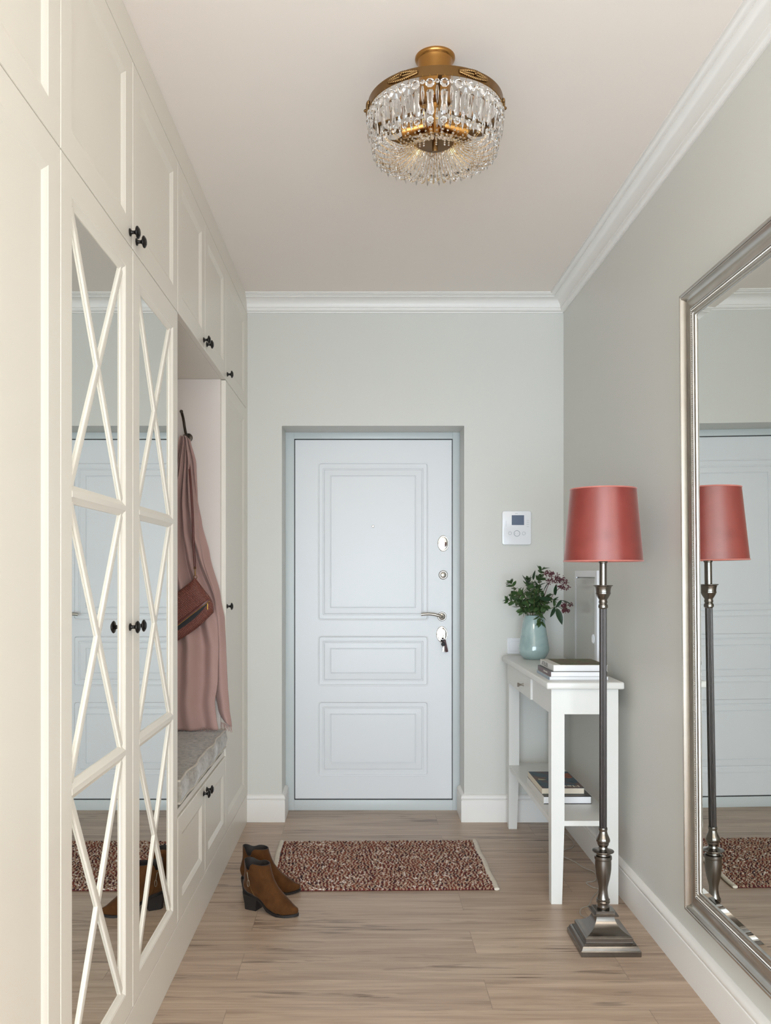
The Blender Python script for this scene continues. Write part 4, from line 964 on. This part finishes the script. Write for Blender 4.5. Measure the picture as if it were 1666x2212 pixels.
# ------------------------------------------------------------------ rug
rg = thing('woven_rug', 'small chunky woven rug in rust, maroon and beige before the entrance door', 'rug', (0.0735, 3.915, 0), radians(1.0))
RW, RD = 0.470, 0.326
ny, q = 74, 3
vs, fs, mi_ = [], [], []
r2 = random.Random(3)
def tuft(cx, cyy, a, b, sk, hh_, c):
    b0 = len(vs)
    for m_ in range(q + 1):
        for n_ in range(q + 1):
            u, v = 2*m_/q - 1, 2*n_/q - 1
            vs.append((max(-RW, min(RW, cx + a*u + 0.3*sk*v*b)), cyy + b*v + sk*a*u, 0.0022 + hh_*(1 - 0.7*u*u)*(1 - 0.9*v*v)))
    for m_ in range(q):
        for n_ in range(q):
            k = b0 + m_*(q+1) + n_; fs.append((k, k+q+1, k+q+2, k+1)); mi_.append(c)
for j in range(ny):                                # each row: a dyed tuft, then one or two twisted beige strands
    cyy = -RD + 2*RD*(j + .5)/ny; x = -RW + r2.uniform(0, .008); rh = RD/ny
    while x < RW - 0.004:
        L = r2.uniform(.0065, .0145); c = r2.choices([1, 2, 3, 4], [0.44, 0.29, 0.20, 0.07])[0]
        tuft(x + L/2, cyy + r2.uniform(-.0008, .0008), L*0.53, rh*r2.uniform(.8, 1.05), r2.uniform(-.12, .12), r2.uniform(.006, .011), c)
        x += L
        for _ in range(r2.choice((1, 1, 2))):
            L = r2.uniform(.004, .0062)
            tuft(x + L/2, cyy, L*0.55, rh*r2.uniform(.9, 1.2), r2.choice((-.5, .5)), r2.uniform(.0075, .011), r2.choices([0, 4], [0.88, 0.12])[0]); x += L
b0 = len(vs)
vs += [(-RW, -RD, 0.0008), (RW, -RD, 0.0008), (RW, RD, 0.0008), (-RW, RD, 0.0008), (-RW, -RD, 0.005), (RW, -RD, 0.005), (RW, RD, 0.005), (-RW, RD, 0.005)]
for f in ((3,2,1,0),(4,5,6,7),(0,1,5,4),(1,2,6,5),(2,3,7,6),(3,0,4,7)): fs.append(tuple(b0+k for k in f)); mi_.append(2)
me = bpy.data.meshes.new('weave'); me.from_pydata(vs, [], fs)
for k in ('rugbeige', 'rugrust', 'rugmaroon', 'rugdark', 'rugwhite'): me.materials.append(M[k])
me.polygons.foreach_set('material_index', mi_); me.polygons.foreach_set('use_smooth', [True]*len(fs))
o = obj('weave', me, None, rg, local=True)
for sx in (-1, 1):
    bm = NB(); A = []
    for k in range(90):
        y = -RD - 0.004 + (2*RD + 0.008)*k/89; tw = k*1.6
        A.append([bm.verts.new((sx*(RW + 0.008) + (0.0115 + 0.0006*sin(tw + m_))*cos(2*pi*m_/10) + 0.002*sin(k*.17), y, max(0.0008, 0.0068 + (0.0062 + 0.0006*sin(tw + m_*2))*sin(2*pi*m_/10)))) for m_ in range(10)])
    for a, b in zip(A, A[1:]): bridge(bm, a, b)
    bm.faces.new(A[0][::-1]); bm.faces.new(A[-1]); obj('binding', bm, M['rugband'], rg, local=True, angle=60)

# ------------------------------------------------------------------ ankle boots
def lerp_tab(tab, x):
    if x <= tab[0][0]: return tab[0][1]
    for (x0, y0), (x1, y1) in zip(tab, tab[1:]):
        if x0 <= x <= x1:
            t = (x-x0)/(x1-x0); t = t*t*(3-2*t); return y0 + (y1-y0)*t
    return tab[-1][1]
SOLE = [(0.0, 0.070), (0.05, 0.066), (0.075, 0.056), (0.13, 0.016), (0.16, 0.0085), (0.20, 0.0085), (0.24, 0.015)]
HWID = [(0.0, 0.020), (0.03, 0.0295), (0.08, 0.0295), (0.12, 0.034), (0.16, 0.0395), (0.19, 0.0385), (0.215, 0.029), (0.24, 0.012)]
def foot_loop(xb, xf, n=40, grow=0.0, pw=2.3):
    out = []
    xc, a = (xb+xf)/2, (xf-xb)/2
    for k in range(n):
        th = 2*pi*k/n; cxx, sy = cos(th), sin(th)
        x = xc + a*math.copysign(abs(cxx)**0.85, cxx)
        y = (lerp_tab(HWID, x) + grow) * math.copysign(abs(sy)**0.75, sy)
        out.append((x, y))
    return out
def boot_meshes():
    N_ = 40; bm = NB()
    def notch(x, y, amt):                          # dip in the collar at the zip side, towards -y
        return -amt*math.exp(-((x-0.036)/0.011)**2) if y < 0 else -0.25*amt*math.exp(-((x-0.045)/0.02)**2)
    rows = []
    for xb, xf, dz, gr in ((0.006, 0.230, 0.0, -0.002), (0.001, 0.2345, 0.008, 0.001), (-0.002, 0.232, 0.020, 0.0015)):
        rows.append([bm.verts.new((x, y, lerp_tab(SOLE, x) + dz)) for x, y in foot_loop(xb, xf, N_, gr)])
    LV = [(-0.003, 0.216, 0.094, 0.040, 1.0), (-0.002, 0.190, 0.106, 0.060, .98), (0.001, 0.166, 0.119, 0.079, .95), (0.004, 0.146, 0.133, 0.101, .96), (0.007, 0.130, 0.148, 0.125, 1.0), (0.008, 0.120, 0.163, 0.150, 1.03), (0.008, 0.113, 0.180, 0.172, 1.07), (0.008, 0.109, 0.203, 0.190, 1.1)]
    def level(xb, xf, zb, zf, s, inset=0.0, dip=0.0):
        row = []; xc, a = (xb+xf)/2, (xf-xb)/2 - inset
        for k in range(N_):
            th = 2*pi*k/N_; cxx, sy = cos(th), sin(th)
            x = xc + a*math.copysign(abs(cxx)**0.9, cxx)
            hwid = (0.034*s if xf < 0.15 else lerp_tab(HWID, x)*0.92 + 0.001) - inset
            y = hwid*math.copysign(abs(sy)**0.85, sy)
            f = (x - xb)/(xf - xb); row.append(bm.verts.new((x, y, zb + (zf-zb)*f + notch(x, y, dip))))
        return row
    for i, L in enumerate(LV): rows.append(level(*L, dip=(0.045 if i == len(LV)-1 else 0.012 if i == len(LV)-2 else 0)))
    for a, b in zip(rows, rows[1:]): bridge(bm, a, b)
    bm.faces.new(rows[0][::-1])
    upper = bm
    topL = LV[-1]
    bm = NB(); N2 = []
    def lv2(L, inset, dip, dz=0):
        row = []; xb, xf, zb, zf, s = L; xc, a = (xb+xf)/2, (xf-xb)/2 - inset
        for k in range(N_):
            th = 2*pi*k/N_; cxx, sy = cos(th), sin(th); x = xc + a*math.copysign(abs(cxx)**0.9, cxx); y = (0.034*s - inset)*math.copysign(abs(sy)**0.85, sy)
            row.append(bm.verts.new((x, y, zb + (zf-zb)*(x-xb)/(xf-xb) + notch(x, y, dip) + dz)))
        return row
    rr2 = [lv2(topL, 0.0, 0.045, 0.0001), lv2(topL, 0.0035, 0.045, 0.0012), lv2(LV[-2], 0.005, 0.012), lv2(LV[-3], 0.006, 0), lv2(LV[-4], 0.007, 0)]
    for a, b in zip(rr2, rr2[1:]): bridge(bm, a, b)
    bm.faces.new(rr2[-1]); lining = bm
    bm = NB()
    top = [bm.verts.new((x, y, lerp_tab(SOLE, x) + 0.002)) for x, y in foot_loop(0.003, 0.2365, N_, 0.0025)]
    bot = [bm.verts.new((x, y, max(0.0004, lerp_tab(SOLE, x) - 0.0082))) for x, y in foot_loop(0.003, 0.2355, N_, 0.002)]
    bridge(bm, top, bot); bm.faces.new(top); bm.faces.new(bot[::-1]); sole = bm
    bm = NB(); A = []
    for zt, x0, x1, hh in ((0.0004, 0.011, 0.066, 0.024), (0.02, 0.009, 0.066, 0.0245), (0.05, 0.004, 0.072, 0.027), (0.0635, 0.003, 0.080, 0.029)):
        pl = [(x0 + 0.010, -hh), (x1, -hh), (x1, hh), (x0 + 0.010, hh), (x0, hh*0.55), (x0 - 0.0015, 0), (x0, -hh*0.55)]
        A.append([bm.verts.new((x, y, zt if zt < 0.06 else lerp_tab(SOLE, x) - 0.004)) for x, y in pl])
    for a, b in zip(A, A[1:]): bridge(bm, a, b)
    bm.faces.new(A[0][::-1]); bm.faces.new(A[-1]); heel = bm
    return upper, lining, sole, heel
def boot(label, loc, rotz):
    t = thing('ankle_boot', label, 'boot', loc, rotz, 'pair of tan suede ankle boots'); t.scale = (1.07, 1, 0.965)
    u, l, s, h = boot_meshes()
    up = obj('upper', u, M['suede'], t, local=True, angle=70)
    obj('lining', l, M['bootlining'], up, local=True, angle=60)
    obj('sole', s, M['sole'], t, local=True); obj('heel', h, M['sole'], t, local=True)
    bm = NB(); tube(bm, smooth_pts([(0.037, -0.0378, 0.162), (0.040, -0.0370, 0.140), (0.046, -0.0352, 0.110), (0.054, -0.0328, 0.085), (0.066, -0.0325, 0.066)], 6), 0.0011, 6); obj('zip', bm, M['brassdark'], up, local=True)
    bm = NB(); tube(bm, [(0.037, -0.0385, 0.160), (0.0395, -0.0395, 0.152), (0.043, -0.040, 0.128)], 0.0014, 6)
    tube(bm, [(0.0435 + 0.0042*sin(2*pi*k/16), -0.0402, 0.116 + 0.0135*cos(2*pi*k/16)) for k in range(16)], 0.0013, 6, True); obj('zip_pull', bm, M['nickel'], up, local=True)
    return t
boot('front tan suede ankle boot of the pair, overlapping the other one', (-0.481, 3.425, 0), radians(-26))
boot('rear tan suede ankle boot of the pair, next to the rug corner', (-0.517, 3.580, 0), radians(-1))

# ------------------------------------------------------------------ crystal ceiling lamp
CX, CY = 0.2045, 2.470
ch = thing('chandelier', 'round brass ceiling lamp hung with cut crystal drops', 'ceiling lamp', (CX, CY, ZC))
T = Matrix.Translation((CX, CY, 0))
bm = NB(); lathe(bm, [(0, ZC), (0.0575, ZC), (0.0578, ZC-0.004), (0.0560, ZC-0.008), (0.0510, ZC-0.012), (0.0500, ZC-0.016), (0.0490, ZC-0.022), (0.0465, ZC-0.05), (0.0450, ZC-0.09), (0.0450, ZC-0.122), (0.0465, ZC-0.126), (0.0455, ZC-0.130), (0, ZC-0.130)], 64, T, cap=False); obj('canopy', bm, M['brass'], ch)
bm = NB(); lathe(bm, [(0.1915, 2.659), (0.1915, 2.684), (0.1925, 2.6855), (0.1945, 2.6845), (0.1945, 2.6585), (0.1930, 2.6575), (0.1915, 2.659)], 96, T, cap=False); rb_ = obj('ring_band', bm, M['brassdark'], ch)
for k in range(3):
    a = radians(30 + 120*k); bm = NB(); box(bm, 0.03, 0.1925, -0.006, 0.006, 2.676, 2.680)
    bmesh.ops.transform(bm, matrix=T @ Matrix.Rotation(a, 4, 'Z'), verts=bm.verts); obj('spoke', bm, M['brassdark'], ch)
bm = NB(); lathe(bm, [(0.0, 2.692), (0.012, 2.692), (0.0065, 2.67), (0.0060, 2.60), (0.0085, 2.597), (0.0085, 2.590), (0.0060, 2.586), (0.0060, 2.580), (0.0, 2.580)], 24, T, cap=False); obj('centre_rod', bm, M['brass'], ch)
bm = NB(); lathe(bm, [(0, 2.580), (0.045, 2.579), (0.053, 2.577), (0.054, 2.574), (0.052, 2.573), (0, 2.574)], 48, T, cap=False); obj('bottom_plate', bm, M['brassdark'], ch)
bm = NB(); lathe(bm, [(0.0085, 2.574), (0.0085, 2.552), (0.0075, 2.549), (0, 2.549)], 24, T); obj('bottom_finial', bm, M['brassdark'], ch)
for k, a in enumerate((12, 90, 168)):
    mx = T @ Matrix.Rotation(radians(a), 4, 'Z') @ Matrix.Translation((0.022, 0, 2.628)) @ Matrix.Rotation(radians(98), 4, 'Y')
    bm = NB(); lathe(bm, [(0.008, 0.0), (0.0195, 0.004), (0.0200, 0.010), (0.0200, 0.074), (0.0185, 0.076), (0.0165, 0.074)], 28, mx); s_ = obj('lamp_socket', bm, M['brass'], ch)
    bm = NB(); lathe(bm, [(0.010, 0.072), (0.0125, 0.080), (0.0165, 0.092), (0.0165, 0.102), (0.0120, 0.116), (0.0050, 0.126), (0, 0.129)], 20, mx, cap=False); obj('bulb', bm, M['bulb'], s_)
# ornaments on the band
for k in range(6):
    a = radians(-92 + 2 + 60*k + 30 - 2); bm = NB()
    for j in range(33):
        f = j/32*2 - 1; hz = 0.0125*(1 - 0.75*abs(f)**1.6)
        for sgz in (-1, 0, 1):
            th = a + f*0.225
            ball(bm, (CX + 0.1965*cos(th), CY + 0.1965*sin(th), 2.671 + sgz*hz*0.75*(1 if j % 2 else 0.82)), 0.0036 if sgz else 0.0029, 7, 5)
    o = obj('ornament', bm, M['brassdark'], rb_)
    bm = NB(); ball(bm, (CX + 0.2015*cos(a), CY + 0.2015*sin(a), 2.671), 0.0048, 12, 8); obj('ball_stud', bm, M['brassdark'], rb_)
# cut crystal shapes, local x = radially outwards
def oct_me(r, th, nm):
    bm = NB(); A = [bm.verts.new((0, r*cos(pi/8 + pi*k/4), r*sin(pi/8 + pi*k/4))) for k in range(8)]
    for s_ in (1, -1):
        B = [bm.verts.new((s_*th, 0.55*r*cos(pi/4*k + pi/8*(1+0)), 0.55*r*sin(pi/4*k + pi/8))) for k in range(8)]; bridge(bm, A, B); bm.faces.new(B)
    return mesh_of(nm, bm, M['crystal'], False)
def prism_me():
    bm = NB(); L, w0, w1, wm, th = 0.064, 0.0102, 0.0108, 0.0076, 0.0042
    lv = [(0.0, w0*0.6, 0.001), (-0.006, w0, th*0.6), (-L*0.5, wm, th), (-L+0.010, w1, th*0.7), (-L+0.002, w1*0.8, 0.0012), (-L, w1*0.6, 0.001)]
    rows = [[bm.verts.new(p) for p in ((0, w, zz), (t_, w*0.35, zz), (t_, -w*0.35, zz), (0, -w, zz), (-t_, -w*0.35, zz), (-t_, w*0.35, zz))] for zz, w, t_ in lv]
    for a, b in zip(rows, rows[1:]): bridge(bm, a, b)
    bm.faces.new(rows[0]); bm.faces.new(rows[-1]); return mesh_of('crystal_prism', bm, M['crystal'], False)
def spear_me():
    bm = NB(); lathe(bm, [(0, 0), (0.0022, -0.003), (0.0048, -0.018), (0.0050, -0.022), (0.0028, -0.042), (0, -0.053)], 6, cap=False); return mesh_of('crystal_spear', bm, M['crystal'], False)
def hook_bm(bm, p0, p1): tube(bm, [p0, (p0 + p1)/2 + Vector((0.0015, 0, 0)), p1], 0.00055, 4)
octm, octl, prm, spm, smallo = oct_me(0.0130, 0.0052, 'crystal_octagon'), oct_me(0.0095, 0.0045, 'crystal_bead'), prism_me(), spear_me(), oct_me(0.0068, 0.004, 'crystal_button')
def strand_me(pts, r, nm):
    """threaded beads with gold links between them"""
    bm = NB(); n = len(pts)
    for p in pts:
        bmesh.ops.create_icosphere(bm, subdivisions=1, radius=r, matrix=Matrix.Translation(p))
    nf = len(bm.faces)
    tube(bm, pts, 0.0005, 4)
    me = mesh_of(nm, bm, [M['crystal'], M['gold']], False)
    for i, p in enumerate(me.polygons): p.material_index = 0 if i < nf else 1
    return me
def arc(r0, z0, r1, z1, sag, n):
    return [Vector((r0 + (r1-r0)*k/n, 0, z0 + (z1-z0)*k/n - sag*4*(k/n)*(1-k/n))) for k in range(n+1)]
loopA = strand_me(arc(0.172, 2.537, 0.0545, 2.574, 0.024, 10), 0.0034, 'bead_strand')
loopB = strand_me(arc(0.176, 2.556, 0.0545, 2.575, 0.036, 9), 0.0027, 'bead_strand')
dropm = strand_me([Vector((0, 0, -0.006*k)) for k in range(4)], 0.0026, 'bead_drop')
def put(me, th, r, zz, tilt=0.0, nm=None):
    o = bpy.data.objects.new(nm or me.name.split('.')[0], me); COL.objects.link(o); o.parent = ch
    o.location = (r*cos(th), r*sin(th), zz - ZC); o.rotation_euler = (0, tilt, th); return o
NH = 31; wires = NB()
for k in range(NH):
    th = 2*pi*k/NH - pi/2 + 0.05
    put(octm, th, 0.1935, 2.639); put(prm, th, 0.1915, 2.6225, 0.16); put(octl, th, 0.178, 2.5475, 0.2)
    put(loopA, th, 0, 0)
    for rr1, za, zb in ((0.1945, 2.661, 2.651), (0.1930, 2.627, 2.6215), (0.1815, 2.5605, 2.556), (0.1755, 2.539, 2.536)):
        hook_bm(wires, Vector((rr1*cos(th), rr1*sin(th), za - ZC)), Vector((rr1*cos(th), rr1*sin(th), zb - ZC)))
    t2 = th + pi/NH
    put(smallo, t2, 0.1935, 2.6435); put(spm, t2, 0.1930, 2.635, 0.05)
    put(loopB, t2, 0, 0)
    put(spm, t2, 0.1800, 2.580, 0.12)
    for rr1, za, zb in ((0.1945, 2.661, 2.650), (0.1930, 2.637, 2.634), (0.1850, 2.5835, 2.579)):
        hook_bm(wires, Vector((rr1*cos(t2), rr1*sin(t2), za - ZC)), Vector((rr1*cos(t2), rr1*sin(t2), zb - ZC)))
    for rr1, zz in ((0.115, 2.531), ):
        put(dropm, th if k % 2 else t2, rr1, zz, nm='bead_drop')
for k in range(36):                                # rings hooked round the rim of the plate
    a = 2*pi*k/36; c = Vector((0.0565*cos(a), 0.0565*sin(a), 2.573 - ZC)); ra = Vector((cos(a), sin(a), 0))
    tube(wires, [c + (ra*cos(2*pi*j/10) + Vector((0, 0, 1))*sin(2*pi*j/10))*0.0042 for j in range(10)], 0.0005, 4, True)
obj('wire_hooks', wires, M['gold'], ch, local=True)
